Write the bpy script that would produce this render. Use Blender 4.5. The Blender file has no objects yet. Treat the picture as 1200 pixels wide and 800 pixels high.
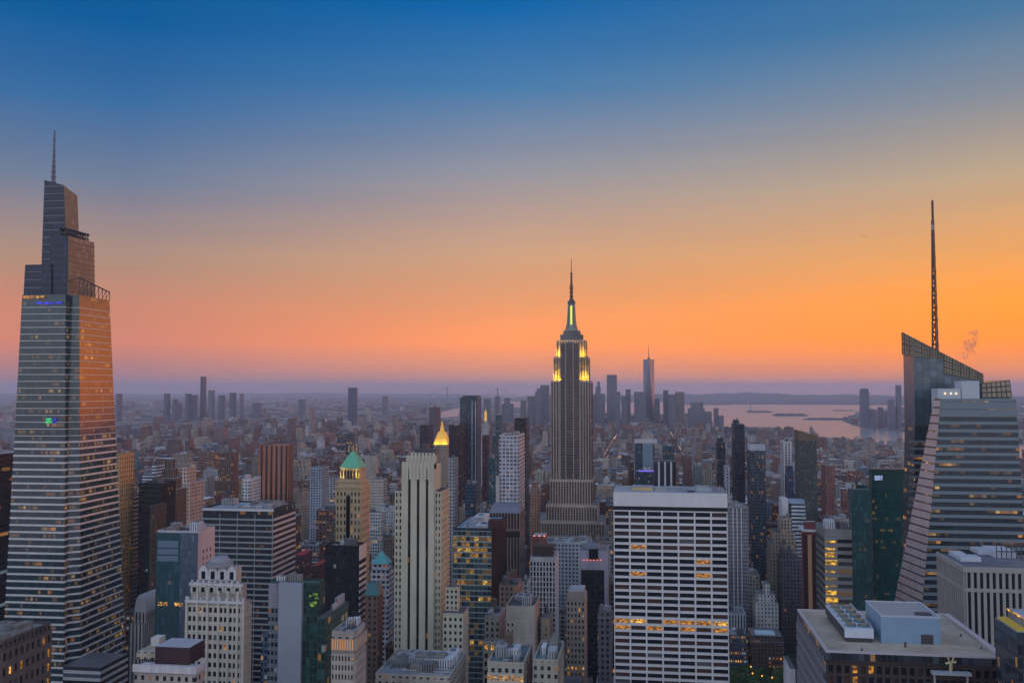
import bpy, math, random
from mathutils import Vector, Matrix
random.seed(11)
R = math.radians
SC = bpy.context.scene
COL = SC.collection

# ------------------------------------------------------------------ camera
FPX, YAW, CAMZ = 1107.0, R(8), 258.0
PITCH = math.atan(55 / FPX)
FW = Vector((-math.sin(YAW) * math.cos(PITCH), math.cos(YAW) * math.cos(PITCH), math.sin(PITCH)))
RT = Vector((math.cos(YAW), math.sin(YAW), 0))
UP = RT.cross(FW)
EYE = Vector((0, 0, CAMZ))
cd = bpy.data.cameras.new('camera')
cam = bpy.data.objects.new('camera', cd)
COL.objects.link(cam)
cam.location = EYE
cam.matrix_world = Matrix.Translation(EYE) @ Matrix((RT, UP, -FW)).transposed().to_4x4()
cd.sensor_width = 36
cd.lens = 36 * FPX / 1200
cd.clip_start = 1
cd.clip_end = 150000
SC.camera = cam
SC.view_settings.view_transform = 'Standard'
SC.view_settings.look = 'None'
SC.view_settings.exposure = 0.0
SC.view_settings.gamma = 1
SC.cycles.max_bounces = 5
SC.cycles.diffuse_bounces = 2
SC.cycles.glossy_bounces = 3
SC.cycles.volume_bounces = 1
SC.cycles.transparent_max_bounces = 8
SC.cycles.sample_clamp_indirect = 6
SC.cycles.use_denoising = True

def S(r, g, b):
    f = lambda c: (c / 255 / 12.92) if c <= 10 else ((c / 255 + .055) / 1.055) ** 2.4
    return (f(r), f(g), f(b))

class NT:
    def __init__(s, nt): s.t = nt; s.n = nt.nodes; s.l = nt.links
    def node(s, ty, **kw):
        n = s.n.new(ty)
        for k, v in kw.items(): setattr(n, k, v)
        return n
    def put(s, sock, v):
        if isinstance(v, bpy.types.NodeSocket): s.l.new(v, sock)
        elif v is not None:
            if isinstance(v, (tuple, list)) and len(v) == 3 and sock.type == 'RGBA': v = (*v, 1)
            sock.default_value = v
    def m(s, op, a, b=None, c=None, clamp=False):
        n = s.node('ShaderNodeMath', operation=op, use_clamp=clamp)
        s.put(n.inputs[0], a); s.put(n.inputs[1], b); s.put(n.inputs[2], c)
        return n.outputs[0]
    def mix(s, f, a, b, ty='MIX'):
        n = s.node('ShaderNodeMix', data_type='RGBA', blend_type=ty)
        s.put(n.inputs[0], f); s.put(n.inputs[6], a); s.put(n.inputs[7], b)
        return n.outputs[2]
    def vm(s, op, a, b=None):
        n = s.node('ShaderNodeVectorMath', operation=op)
        s.put(n.inputs[0], a); s.put(n.inputs[1], b)
        return n.outputs[1] if op == 'DOT_PRODUCT' else n.outputs[0]
    def ramp(s, f, stops):
        n = s.node('ShaderNodeValToRGB')
        e = n.color_ramp.elements
        while len(e) < len(stops): e.new(1)
        for i, (p, c) in enumerate(stops): e[i].position = p; e[i].color = (*c, 1)
        s.put(n.inputs[0], f)
        return n.outputs[0]

# ------------------------------------------------------------------ sky
SUN_AZ = R(50)          # to the right of the grid's +Y axis
SUN_EL = R(0.8)
w = bpy.data.worlds.new('World'); SC.world = w; w.use_nodes = True
g = NT(w.node_tree); g.n.clear()
tc = g.node('ShaderNodeTexCoord').outputs['Generated']
el = g.m('MULTIPLY', g.m('ARCSINE', g.vm('DOT_PRODUCT', tc, (0, 0, 1))), 180 / math.pi)
fx = g.vm('DOT_PRODUCT', tc, (-math.sin(YAW), math.cos(YAW), 0))
rx = g.vm('DOT_PRODUCT', tc, tuple(RT))
az = g.m('MULTIPLY', g.m('ARCTAN2', rx, fx), 180 / math.pi)
e45 = g.m('DIVIDE', el, 60, clamp=True)
def sky_ramp(st): return g.ramp(e45, [(a / 60, c) for a, c in st])
GL = .07
left = sky_ramp([(0, S(150, 125, 140)), (.8, S(178, 130, 132)), (2.6, S(222, 137, 112)), (4.6, S(208, 137, 112)), (7.1, S(180, 144, 124)), (11.6, S(112, 127, 153)), (15.8, S(55, 108, 161)), (20, S(0, 92, 158)), (32, S(0, 62, 128)), (60, S(40, 80, 135))])
mid = sky_ramp([(0, S(190, 145, 140)), (.8, S(228, 152, 122)), (2.85, S(276, 162, 90)), (5.2, S(240, 160, 108)), (8, S(214, 165, 129)), (13, S(150, 150, 160)), (17.8, S(73, 125, 172)), (22.3, S(2, 101, 170)), (34, S(0, 66, 134)), (60, S(40, 80, 135))])
right = sky_ramp([(0, S(215, 145, 115)), (.8, S(250, 148, 88)), (2.6, S(282, 158, 38)), (4.6, S(278, 166, 50)), (7.1, S(246, 168, 90)), (11.6, S(193, 168, 139)), (15.8, S(132, 141, 155)), (20, S(70, 120, 161)), (32, S(10, 72, 135)), (60, S(40, 80, 135))])
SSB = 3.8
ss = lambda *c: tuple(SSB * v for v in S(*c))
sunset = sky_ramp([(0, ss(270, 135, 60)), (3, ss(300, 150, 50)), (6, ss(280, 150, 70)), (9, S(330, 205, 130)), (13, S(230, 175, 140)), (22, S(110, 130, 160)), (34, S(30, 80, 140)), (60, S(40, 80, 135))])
BK = 3.05
backc = lambda *c: tuple(BK * v for v in S(*c))
back = sky_ramp([(0, backc(128, 122, 130)), (4, backc(158, 148, 150)), (9, backc(160, 160, 164)), (18, backc(146, 157, 172)), (34, backc(124, 140, 160)), (60, backc(104, 122, 146))])
def seg(a, b): return g.m('DIVIDE', g.m('SUBTRACT', az, a), b - a, clamp=True)
c1 = g.mix(seg(-22, 0), left, mid)
c1 = g.mix(seg(0, 27.6), c1, right)
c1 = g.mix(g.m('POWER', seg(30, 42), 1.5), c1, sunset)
absaz = g.m('ABSOLUTE', g.m('SUBTRACT', az, 20))
c1 = g.mix(g.m('DIVIDE', g.m('SUBTRACT', absaz, 58), 50, clamp=True), c1, back)
sk = g.node('ShaderNodeTexSky', sky_type='NISHITA', sun_disc=False)
sk.sun_elevation = SUN_EL; sk.sun_rotation = SUN_AZ
c1 = g.mix(1.0, c1, g.mix(.004, (0, 0, 0), sk.outputs[0]), 'ADD')
cn = g.node('ShaderNodeTexNoise'); cn.inputs['Scale'].default_value = 2.2; cn.inputs['Detail'].default_value = 5
g.l.new(g.vm('MULTIPLY', tc, (1, 1, 14)), cn.inputs['Vector'])
c1 = g.mix(1.0, c1, g.ramp(cn.outputs[0], [(.3, (.965, .965, .975)), (.7, (1.03, 1.025, 1.015))]), 'MULTIPLY')   # thin uneven veil of high cloud
bg = g.node('ShaderNodeBackground'); g.put(bg.inputs[0], c1); bg.inputs[1].default_value = 1.0
g.l.new(bg.outputs[0], g.node('ShaderNodeOutputWorld').inputs[0])
w.cycles.sampling_method = 'MANUAL'; w.cycles.sample_map_resolution = 1024
sd = bpy.data.lights.new('sun', 'SUN'); sd.energy = .35; sd.angle = R(8); sd.color = (1, .5, .22)
so = bpy.data.objects.new('sun', sd); COL.objects.link(so)
so.rotation_euler = Vector((math.sin(SUN_AZ), math.cos(SUN_AZ), math.tan(R(4)))).to_track_quat('Z', 'Y').to_euler()

# ------------------------------------------------------------------ projection helpers (1200x800 photo pixels -> real points)
def ray(px, py): return FW + RT * ((px - 600) / FPX) + UP * ((400 - py) / FPX)
def P(px, py, Y):                       # point on the plane y = Y
    d = ray(px, py); t = Y / d.y
    return Vector((d.x * t, Y, CAMZ + d.z * t))
def PXp(px, py, X):                     # point on the plane x = X
    d = ray(px, py); t = X / d.x
    return Vector((X, d.y * t, CAMZ + d.z * t))
def G(px, py, z=0.0):                   # point on the ground
    d = ray(px, py); t = (z - CAMZ) / d.z
    return Vector((d.x * t, d.y * t, z))
def proj(p):
    q = Vector(p) - EYE; D = q.dot(FW)
    if D < 1: return None
    return (600 + FPX * q.dot(RT) / D, 400 - FPX * q.dot(UP) / D, D)

# ------------------------------------------------------------------ materials
MATS = {}
def principled(name, base=(.5, .5, .5), rough=.7, metal=0.0, emit=None, es=0.0, noise=0.0, nscale=.08, spec=.5):
    if name in MATS: return MATS[name]
    m = bpy.data.materials.new(name); m.use_nodes = True
    g = NT(m.node_tree); b = g.n['Principled BSDF']
    col = base
    if noise:
        pos = g.node('ShaderNodeNewGeometry').outputs['Position']
        nz = g.node('ShaderNodeTexNoise'); nz.inputs['Scale'].default_value = nscale; nz.inputs['Detail'].default_value = 5
        g.l.new(g.vm('MULTIPLY', pos, (1, 1, .35)), nz.inputs['Vector'])
        col = g.mix(1.0, (*base,), g.ramp(nz.outputs[0], [(.3, (1 - noise,) * 3), (.7, (1 + noise,) * 3)]), 'MULTIPLY')
    g.put(b.inputs['Base Color'], col)
    b.inputs['Roughness'].default_value = rough; b.inputs['Metallic'].default_value = metal
    b.inputs['Specular IOR Level'].default_value = spec
    if emit: g.put(b.inputs['Emission Color'], emit); b.inputs['Emission Strength'].default_value = es
    MATS[name] = m
    return m

def make_facade():
    """walls with rows of windows laid out in metres; colours and window spacing come from the building's own attributes"""
    m = bpy.data.materials.new('facade'); m.use_nodes = True
    g = NT(m.node_tree); b = g.n['Principled BSDF']
    geo = g.node('ShaderNodeNewGeometry'); pos = geo.outputs['Position']
    sp = g.node('ShaderNodeSeparateXYZ'); g.l.new(pos, sp.inputs[0])
    sn = g.node('ShaderNodeSeparateXYZ'); g.l.new(geo.outputs['True Normal'], sn.inputs[0])
    anx, any_, nz = g.m('ABSOLUTE', sn.outputs[0]), g.m('ABSOLUTE', sn.outputs[1]), g.m('ABSOLUTE', sn.outputs[2])
    side = g.m('GREATER_THAN', anx, any_)
    u = g.m('ADD', g.m('MULTIPLY', sp.outputs[1], side), g.m('MULTIPLY', sp.outputs[0], g.m('SUBTRACT', 1, side)))
    wall = g.m('LESS_THAN', nz, .5)
    def at(n):
        a = g.node('ShaderNodeAttribute', attribute_name=n); return a.outputs['Color'], a.outputs['Alpha']
    tint, lit = at('tint'); gl, seed = at('glass'); st, hf = at('style')
    ss = g.node('ShaderNodeSeparateColor'); g.l.new(st, ss.inputs[0])
    cw, ch, wf = ss.outputs
    cu = g.m('DIVIDE', g.m('ADD', u, g.m('MULTIPLY', seed, 13.7)), cw); cv = g.m('DIVIDE', sp.outputs[2], ch)
    fu, fv = g.m('FRACT', cu), g.m('FRACT', cv)
    iu, iv = g.m('FLOOR', cu), g.m('FLOOR', cv)
    wu = g.m('LESS_THAN', g.m('ABSOLUTE', g.m('SUBTRACT', fu, .5)), g.m('MULTIPLY', wf, .5))
    wv = g.m('LESS_THAN', g.m('ABSOLUTE', g.m('SUBTRACT', fv, .5)), g.m('MULTIPLY', hf, .5))
    win = g.m('MULTIPLY', g.m('MULTIPLY', wu, wv), wall)
    def wn(x, y, z):
        c = g.node('ShaderNodeCombineXYZ'); g.put(c.inputs[0], x); g.put(c.inputs[1], y); g.put(c.inputs[2], z)
        n = g.node('ShaderNodeTexWhiteNoise', noise_dimensions='3D'); g.l.new(c.outputs[0], n.inputs[0]); return n
    blank = g.m('MULTIPLY', g.m('MULTIPLY', side, g.m('LESS_THAN', seed, 5)), g.m('LESS_THAN', wn(seed, 3, 7).outputs[0], .38))   # party walls
    win = g.m('MULTIPLY', win, g.m('SUBTRACT', 1, blank))
    cell = wn(iu, iv, g.m('ADD', side, seed))
    run = wn(g.m('FLOOR', g.m('DIVIDE', iu, 7)), iv, g.m('ADD', g.m('MULTIPLY', side, 3), seed)).outputs[0]
    r3 = g.m('POWER', run, 5)
    plit = g.m('MULTIPLY', lit, g.m('ADD', .35, g.m('MULTIPLY', r3, 9)))
    islit = g.m('MULTIPLY', g.m('LESS_THAN', cell.outputs[0], plit), win)
    sc = g.node('ShaderNodeSeparateColor'); g.l.new(cell.outputs[1], sc.inputs[0])
    gc = g.mix(1.0, gl, g.ramp(sc.outputs[1], [(0, (.45,) * 3), (.75, (1,) * 3), (1, (2.6,) * 3)]), 'MULTIPLY')
    nzt = g.node('ShaderNodeTexNoise'); nzt.inputs['Scale'].default_value = .06; nzt.inputs['Detail'].default_value = 10; nzt.inputs['Roughness'].default_value = .68
    g.l.new(g.vm('MULTIPLY', pos, (1, 1, .3)), nzt.inputs['Vector'])
    wc = g.mix(1.0, tint, g.ramp(nzt.outputs[0], [(.3, (.62,) * 3), (.5, (.98,) * 3), (.7, (1.25,) * 3)]), 'MULTIPLY')
    # thin floor courses in the masonry
    course = g.m('LESS_THAN', fv, .07)
    wc = g.mix(g.m('MULTIPLY', course, g.m('MULTIPLY', wall, .25)), wc, (.02, .02, .02))
    g.put(b.inputs['Base Color'], g.mix(win, wc, gc))
    g.put(b.inputs['Roughness'], g.m('SUBTRACT', .85, g.m('MULTIPLY', win, .68)))
    g.put(b.inputs['Specular IOR Level'], g.m('ADD', .25, g.m('MULTIPLY', win, .5)))
    warm = g.mix(g.m('GREATER_THAN', sc.outputs[2], .86), g.mix(sc.outputs[2], S(255, 150, 40), S(255, 205, 110)), S(190, 215, 235))
    g.put(b.inputs['Emission Color'], warm)
    g.put(b.inputs['Emission Strength'], g.m('MULTIPLY', islit, g.m('ADD', .15, g.m('MULTIPLY', g.m('POWER', sc.outputs[0], 2), .8))))
    return m
FAC = make_facade()

def glass_mat(name, base, tintm=.35, rough=.12, lit=.06, cw=1.6, ch=4.3, warmth=(255, 160, 50), es=.9, runw=6):
    """curtain-wall glass: part mirror, part dark room; some rooms have their lamps on"""
    if name in MATS: return MATS[name]
    m = bpy.data.materials.new(name); m.use_nodes = True
    g = NT(m.node_tree); b = g.n['Principled BSDF']
    geo = g.node('ShaderNodeNewGeometry')
    sp = g.node('ShaderNodeSeparateXYZ'); g.l.new(geo.outputs['Position'], sp.inputs[0])
    sn = g.node('ShaderNodeSeparateXYZ'); g.l.new(geo.outputs['True Normal'], sn.inputs[0])
    side = g.m('GREATER_THAN', g.m('ABSOLUTE', sn.outputs[0]), g.m('ABSOLUTE', sn.outputs[1]))
    u = g.m('ADD', g.m('MULTIPLY', sp.outputs[1], side), g.m('MULTIPLY', sp.outputs[0], g.m('SUBTRACT', 1, side)))
    iu, iv = g.m('FLOOR', g.m('DIVIDE', u, cw)), g.m('FLOOR', g.m('DIVIDE', sp.outputs[2], ch))
    def wn(x, y, z):
        c = g.node('ShaderNodeCombineXYZ'); g.put(c.inputs[0], x); g.put(c.inputs[1], y); g.put(c.inputs[2], z)
        n = g.node('ShaderNodeTexWhiteNoise', noise_dimensions='3D'); g.l.new(c.outputs[0], n.inputs[0]); return n
    cell = wn(iu, iv, side)
    run = wn(g.m('FLOOR', g.m('DIVIDE', iu, runw)), iv, g.m('ADD', side, 5)).outputs[0]
    sc = g.node('ShaderNodeSeparateColor'); g.l.new(cell.outputs[1], sc.inputs[0])
    plit = g.m('MULTIPLY', lit, g.m('ADD', .15, g.m('MULTIPLY', g.m('POWER', run, 4), 8)))
    fz = g.m('FRACT', g.m('DIVIDE', sp.outputs[2], ch))
    islit = g.m('MULTIPLY', g.m('LESS_THAN', cell.outputs[0], plit), g.m('MULTIPLY', g.m('GREATER_THAN', fz, .42), g.m('LESS_THAN', fz, .86)))   # lamps show in the upper half of a storey
    # the joint between panes
    fu = g.m('LESS_THAN', g.m('FRACT', g.m('DIVIDE', u, cw)), .1)
    cc = g.mix(1.0, (*base,), g.ramp(sc.outputs[1], [(0, (.8,) * 3), (.7, (1,) * 3), (1, (1.35,) * 3)]), 'MULTIPLY')
    cc = g.mix(g.m('MULTIPLY', fu, .5), cc, (.02, .022, .025))
    cc = g.mix(g.m('MULTIPLY', g.m('LESS_THAN', fz, .14), .6), cc, (.07, .08, .085))   # slab edge
    g.put(b.inputs['Base Color'], cc)
    b.inputs['Metallic'].default_value = tintm
    g.put(b.inputs['Roughness'], g.m('ADD', rough, g.m('MULTIPLY', sc.outputs[0], .08)))
    b.inputs['Specular IOR Level'].default_value = .55; b.inputs['IOR'].default_value = 1.6
    g.put(b.inputs['Emission Color'], g.mix(sc.outputs[2], S(*warmth), S(255, 205, 120)))
    g.put(b.inputs['Emission Strength'], g.m('MULTIPLY', islit, g.m('MULTIPLY', g.m('ADD', .1, g.m('POWER', sc.outputs[0], 2)), es)))
    if name.startswith('crown'): b.inputs['Specular IOR Level'].default_value = .22
    MATS[name] = m
    return m

# ------------------------------------------------------------------ mesh builder
DEF = ((.3, .3, .3), (.02, .025, .03), 3, 3.6, 0, 0, 0)
class MB:
    def __init__(s): s.v = []; s.f = []; s.mi = []; s.at = []
    def face(s, idx, mi=0, st=None): s.f.append(idx); s.mi.append(mi); s.at.append(st)
    def hexa(s, b, t, mi=0, st=None, roof=None, cap_mi=None):
        """b, t: same-length loops counter-clockwise seen from above"""
        o = len(s.v); n = len(b); s.v += [tuple(p) for p in b] + [tuple(p) for p in t]
        for i in range(n):
            j = (i + 1) % n; s.face((o + i, o + j, o + n + j, o + n + i), mi, st)
        s.face(tuple(o + n + i for i in range(n)), mi if cap_mi is None else cap_mi, roof or st)
        s.face(tuple(o + n - 1 - i for i in range(n)), mi if cap_mi is None else cap_mi, roof or st)
    def box(s, x0, x1, y0, y1, z0, z1, mi=0, st=None, roof=None):
        b = [(x0, y0, z0), (x1, y0, z0), (x1, y1, z0), (x0, y1, z0)]
        s.hexa(b, [(x, y, z1) for x, y, _ in b], mi, st, roof)
    def frustum(s, r0, z0, r1, z1, mi=0, st=None, roof=None):   # r = (x0,x1,y0,y1)
        q = lambda r, z: [(r[0], r[2], z), (r[1], r[2], z), (r[1], r[3], z), (r[0], r[3], z)]
        s.hexa(q(r0, z0), q(r1, z1), mi, st, roof)
    def cyl(s, x, y, z0, z1, r0, r1=None, n=12, mi=0, st=None):
        r1 = r0 if r1 is None else r1
        c = [(math.cos(2 * math.pi * i / n), math.sin(2 * math.pi * i / n)) for i in range(n)]
        s.hexa([(x + r0 * a, y + r0 * b, z0) for a, b in c], [(x + r1 * a, y + r1 * b, z1) for a, b in c], mi, st)
    def bar(s, a, b, r, mi=0, n=4):
        a, b = Vector(a), Vector(b); d = (b - a).normalized()
        u = d.orthogonal().normalized(); v = d.cross(u)
        c = [(math.cos(2 * math.pi * (i + .5) / n), math.sin(2 * math.pi * (i + .5) / n)) for i in range(n)]
        s.hexa([a + (u * p + v * q) * r for p, q in c], [b + (u * p + v * q) * r for p, q in c], mi)
    def build(s, name, mats, parent=None, link=True):
        me = bpy.data.meshes.new(name)
        me.from_pydata(s.v, [], s.f)
        mats = mats if isinstance(mats, (list, tuple)) else [mats]
        for m in mats: me.materials.append(m)
        if any(s.mi): me.polygons.foreach_set('material_index', s.mi)
        if any(a is not None for a in s.at):
            t, gl, st = [], [], []
            for a in s.at:
                a = a or DEF
                w_, g_, cw, ch, wf, hf, li = a[:7]; sd_ = a[7] if len(a) > 7 else 0
                t += [*w_, li]; gl += [*g_, sd_]; st += [cw, ch, wf, hf]
            for nm, d in (('tint', t), ('glass', gl), ('style', st)):
                me.attributes.new(nm, 'FLOAT_COLOR', 'FACE').data.foreach_set('color', d)
        me.update()
        o = bpy.data.objects.new(name, me)
        if link: COL.objects.link(o)
        if parent: o.parent = parent
        return o
def tag(o, label=None, cat=None, group=None, kind=None):
    for k, v in (('label', label), ('category', cat), ('group', group), ('kind', kind)):
        if v: o[k] = v
    return o
def empty(name, label, cat, group=None, loc=(0, 0, 0)):
    o = bpy.data.objects.new(name, None); COL.objects.link(o); o.location = loc; o.empty_display_size = 5
    return tag(o, label, cat, group)

class Face:
    """a four-cornered wall face; pt(s, t, n): s across, t up, n metres out"""
    def __init__(f, bl, br, tr, tl):
        f.c = [Vector(p) for p in (bl, br, tr, tl)]
        f.n = ((f.c[1] - f.c[0]).cross(f.c[3] - f.c[0])).normalized()
        f.w = (f.c[1] - f.c[0]).length; f.h = (f.c[3] - f.c[0]).length
    def pt(f, s, t, n=0):
        a = f.c[0].lerp(f.c[1], s); b = f.c[3].lerp(f.c[2], s)
        return a.lerp(b, t) + f.n * n
    def slab(f, mb, s0, s1, t0, t1, n0, n1, mi=0, st=None):
        b = [f.pt(s0, t0, n1), f.pt(s1, t0, n1), f.pt(s1, t0, n0), f.pt(s0, t0, n0)]
        t = [f.pt(s0, t1, n1), f.pt(s1, t1, n1), f.pt(s1, t1, n0), f.pt(s0, t1, n0)]
        mb.hexa(b, t, mi, st)

RECTS = []      # (x0, x1, ytop, ybottom, Y): what must stay in view of each building
FOOT = []       # (x0, x1, y0, y1): ground already built on
MARKS = []      # (phrase, px, py): landmarks for labels

# wall styles: wall, glass, cell width, cell height, window width share, window height share, lit share
DG = (.018, .022, .03)
ST = dict(
    red=((.17, .075, .055), DG, 3.4, 3.6, .42, .5, .02), rust=((.26, .10, .06), DG, 3.4, 3.6, .4, .5, .02),
    brown=((.13, .085, .065), DG, 3.2, 3.6, .42, .5, .03), tan=((.30, .21, .15), DG, 3.2, 3.6, .42, .52, .03),
    cream=((.40, .35, .29), DG, 3.2, 3.7, .42, .52, .03), grey=((.24, .24, .26), DG, 3.2, 3.6, .48, .5, .02),
    white=((.52, .52, .54), DG, 3.4, 3.6, .5, .5, .02), blue=((.16, .21, .30), (.03, .05, .08), 3, 3.8, .7, .6, .02),
    black=((.02, .021, .024), (.012, .014, .018), 2, 3.9, .8, .6, .02), teal=((.05, .10, .12), (.02, .05, .06), 2, 3.9, .85, .7, .04),
    bandw=((.45, .45, .46), (.03, .04, .055), 40, 3.9, 1.1, .55, .0), rib=((.30, .28, .27), DG, 2.6, 40, .5, 1.1, .0),
    plain=((.34, .33, .32), DG, 3, 3, 0, 0, 0), lime=((.34, .31, .28), DG, 3, 3.6, 0, 0, 0),
    dglass=((.04, .05, .07), (.02, .03, .04), 1.8, 3.9, .85, .75, .03), green=((.03, .07, .06), (.012, .045, .04), 1.8, 3.9, .85, .75, .06))
def style(s, **kw):
    a = list(ST[s] if isinstance(s, str) else s)
    for k, v in kw.items(): a[dict(wall=0, glass=1, cw=2, ch=3, wf=4, hf=5, lit=6)[k]] = v
    while len(a) < 8: a.append(round(10 + random.random() * 3, 2))
    return tuple(a)
def roofst(c=None):
    c = c or random.choice([(.10, .10, .11), (.16, .16, .17), (.26, .26, .28), (.07, .07, .08), (.33, .33, .36)])
    return (c, DG, 3, 3, 0, 0, 0, 0)

def roof_kit(root, x0, x1, y0, y1, z, tank=False, units=2, rc=None, wall=None, parapet=True):
    """parapet, rooftop units and water tank of one roof, each a part"""
    w_, d_ = x1 - x0, y1 - y0
    if parapet and min(w_, d_) > 6:
        mb = MB(); t = .5; h = 1.1; st = (wall or (.3, .3, .3), DG, 3, 3, 0, 0, 0, 0)
        mb.box(x0, x1, y0, y0 + t, z, z + h, 0, st); mb.box(x0, x1, y1 - t, y1, z, z + h, 0, st)
        mb.box(x0, x0 + t, y0 + t, y1 - t, z, z + h, 0, st); mb.box(x1 - t, x1, y0 + t, y1 - t, z, z + h, 0, st)
        mb.build('parapet', FAC, root)
    rnd = random.Random(int(x0 * 7 + y0 * 3 + z))
    for i in range(units):
        a, b = rnd.uniform(.15, .4) * w_, rnd.uniform(.2, .4) * d_
        cx, cy = x0 + 1 + rnd.random() * (w_ - a - 2), y0 + 1.2 + rnd.random() * (d_ - b - 2)
        hh = rnd.uniform(2, 5); mb = MB()
        c = rnd.choice([(.3, .3, .32), (.12, .12, .13), (.45, .46, .5), (.22, .2, .18)])
        st = (c, DG, 1.2, 50, .3, 1.1, 0, 0)
        mb.box(cx, cx + a, cy, cy + b, z + .01, z + hh, 0, st, roofst(c))
        if a > 5: mb.cyl(cx + a * .5, cy + b * .5, z + hh, z + hh + .8, min(a, b) * .25, n=10, st=roofst((.15, .15, .16)))
        mb.build('roof_unit', FAC, root)
    if units and min(w_, d_) > 9:
        mb = MB(); m3 = roofst((.34, .34, .36)); m4 = roofst((.10, .10, .11))
        for i in range(3 + units):
            ax, ay = x0 + 1.5 + rnd.random() * (w_ - 4), y0 + 1.5 + rnd.random() * (d_ - 4); L_ = rnd.uniform(2, w_ * .4)
            if i % 3 == 0: mb.box(ax, min(ax + L_, x1 - .8), ay, ay + .5, z + .3, z + .85, 0, m3)
            elif i % 3 == 1: mb.box(ax, ax + .5, ay, min(ay + L_, y1 - .8), z + .32, z + .9, 0, m4)
            else: mb.cyl(ax, ay, z, z + 1.5, .35, n=6, st=m3); mb.box(ax + 1.1, ax + 2.3, ay, ay + 1.1, z, z + 1.1, 0, m4)
        mb.build('roof_ducts', FAC, root)
    if tank:
        mb = MB(); cx, cy = x0 + w_ * rnd.uniform(.3, .7), y0 + d_ * rnd.uniform(.4, .7)
        for a in (-1, 1):
            for b in (-1, 1): mb.box(cx + a * 1.3 - .12, cx + a * 1.3 + .12, cy + b * 1.3 - .12, cy + b * 1.3 + .12, z, z + 4.5)
        mb.cyl(cx, cy, z + 4.5, z + 8.5, 2.1); mb.cyl(cx, cy, z + 8.5, z + 10, 2.25, .1)
        mb.build('water_tank', principled('tank_wood', (.10, .07, .05), .9, noise=.2, nscale=1), root)

def trim(x0, x1, py, Y, depth, X0, X1):
    if x1 < 755: X1 = max(P(x1, py, Y + depth).x, X0 + .55 * (X1 - X0))
    elif x0 > 755: X0 = min(P(x0, py, Y + depth).x, X1 - .55 * (X1 - X0))
    return X0, X1
def hero(name, label, cat, Y, x0, x1, ytop, ybot, st, xs=None, depth=30, tiers=(), kit=True, tank=False, units=2, mark=None, rc=None, group=None, mat=None):
    """one building from where its front stands: Y = metres down the avenue, x0..x1 and ytop in the photograph"""
    a, b = P(x0, ytop, Y), P(x1, ytop, Y); z = (a.z + b.z) / 2
    X0, X1 = a.x, b.x
    if xs is None:      # the measured width takes in the visible side wall too
        X0, X1 = trim(x0, x1, ytop, Y, depth, X0, X1)
    if xs is not None:
        depth = max(8, PXp(xs, ytop, X1 if xs > x1 else X0).y - Y)
        depth = min(depth, 90)
    root = empty(name, label, cat, group, ((X0 + X1) / 2, Y + depth / 2, 0))
    st = style(st); off = root.location.copy()
    mb = MB(); L = lambda x: x - off.x; M_ = lambda y: y - off.y
    rf = roofst(rc)
    mb.box(L(X0), L(X1), M_(Y), M_(Y + depth), 0, z, 0, st, rf)
    tops = [(X0, X1, Y, Y + depth, z)]; zz = z
    for (tx0, tx1, ty, ins) in tiers:
        p, q = P(tx0, ty, Y + ins), P(tx1, ty, Y + ins)
        y1 = max(Y + depth - ins, Y + ins + 5)
        if xs is None: tx_ = trim(tx0, tx1, ty, Y + ins, y1 - Y - ins, p.x, q.x); p.x, q.x = tx_
        p.x, q.x = max(p.x, X0 + .3), min(q.x, X1 - .3)
        mb.box(L(p.x), L(q.x), M_(Y + ins), M_(y1), zz - .5, p.z, 0, st, rf)
        zz = p.z; tops.append((p.x, q.x, Y + ins, y1, zz))
    mb.build('wall', mat or FAC, root)
    if kit:
        t = tops[-1]; roof_kit(root, L(t[0]), L(t[1]), M_(t[2]), M_(t[3]), t[4], tank, units, rc, st[0])
    ex = [x0, x1] + ([xs] if xs else [])
    RECTS.append((min(ex), max(ex), min([ytop] + [t[2] for t in tiers]), ybot, Y))
    FOOT.append((X0 - 3, X1 + 3, Y - 3, Y + depth + 3))
    MARKS.append((mark, (x0 + x1) / 2, (ytop + ybot) / 2)) if mark else None
    return dict(root=root, X0=X0, X1=X1, Y0=Y, Y1=Y + depth, z=z, off=off, st=st, tops=tops)

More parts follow.
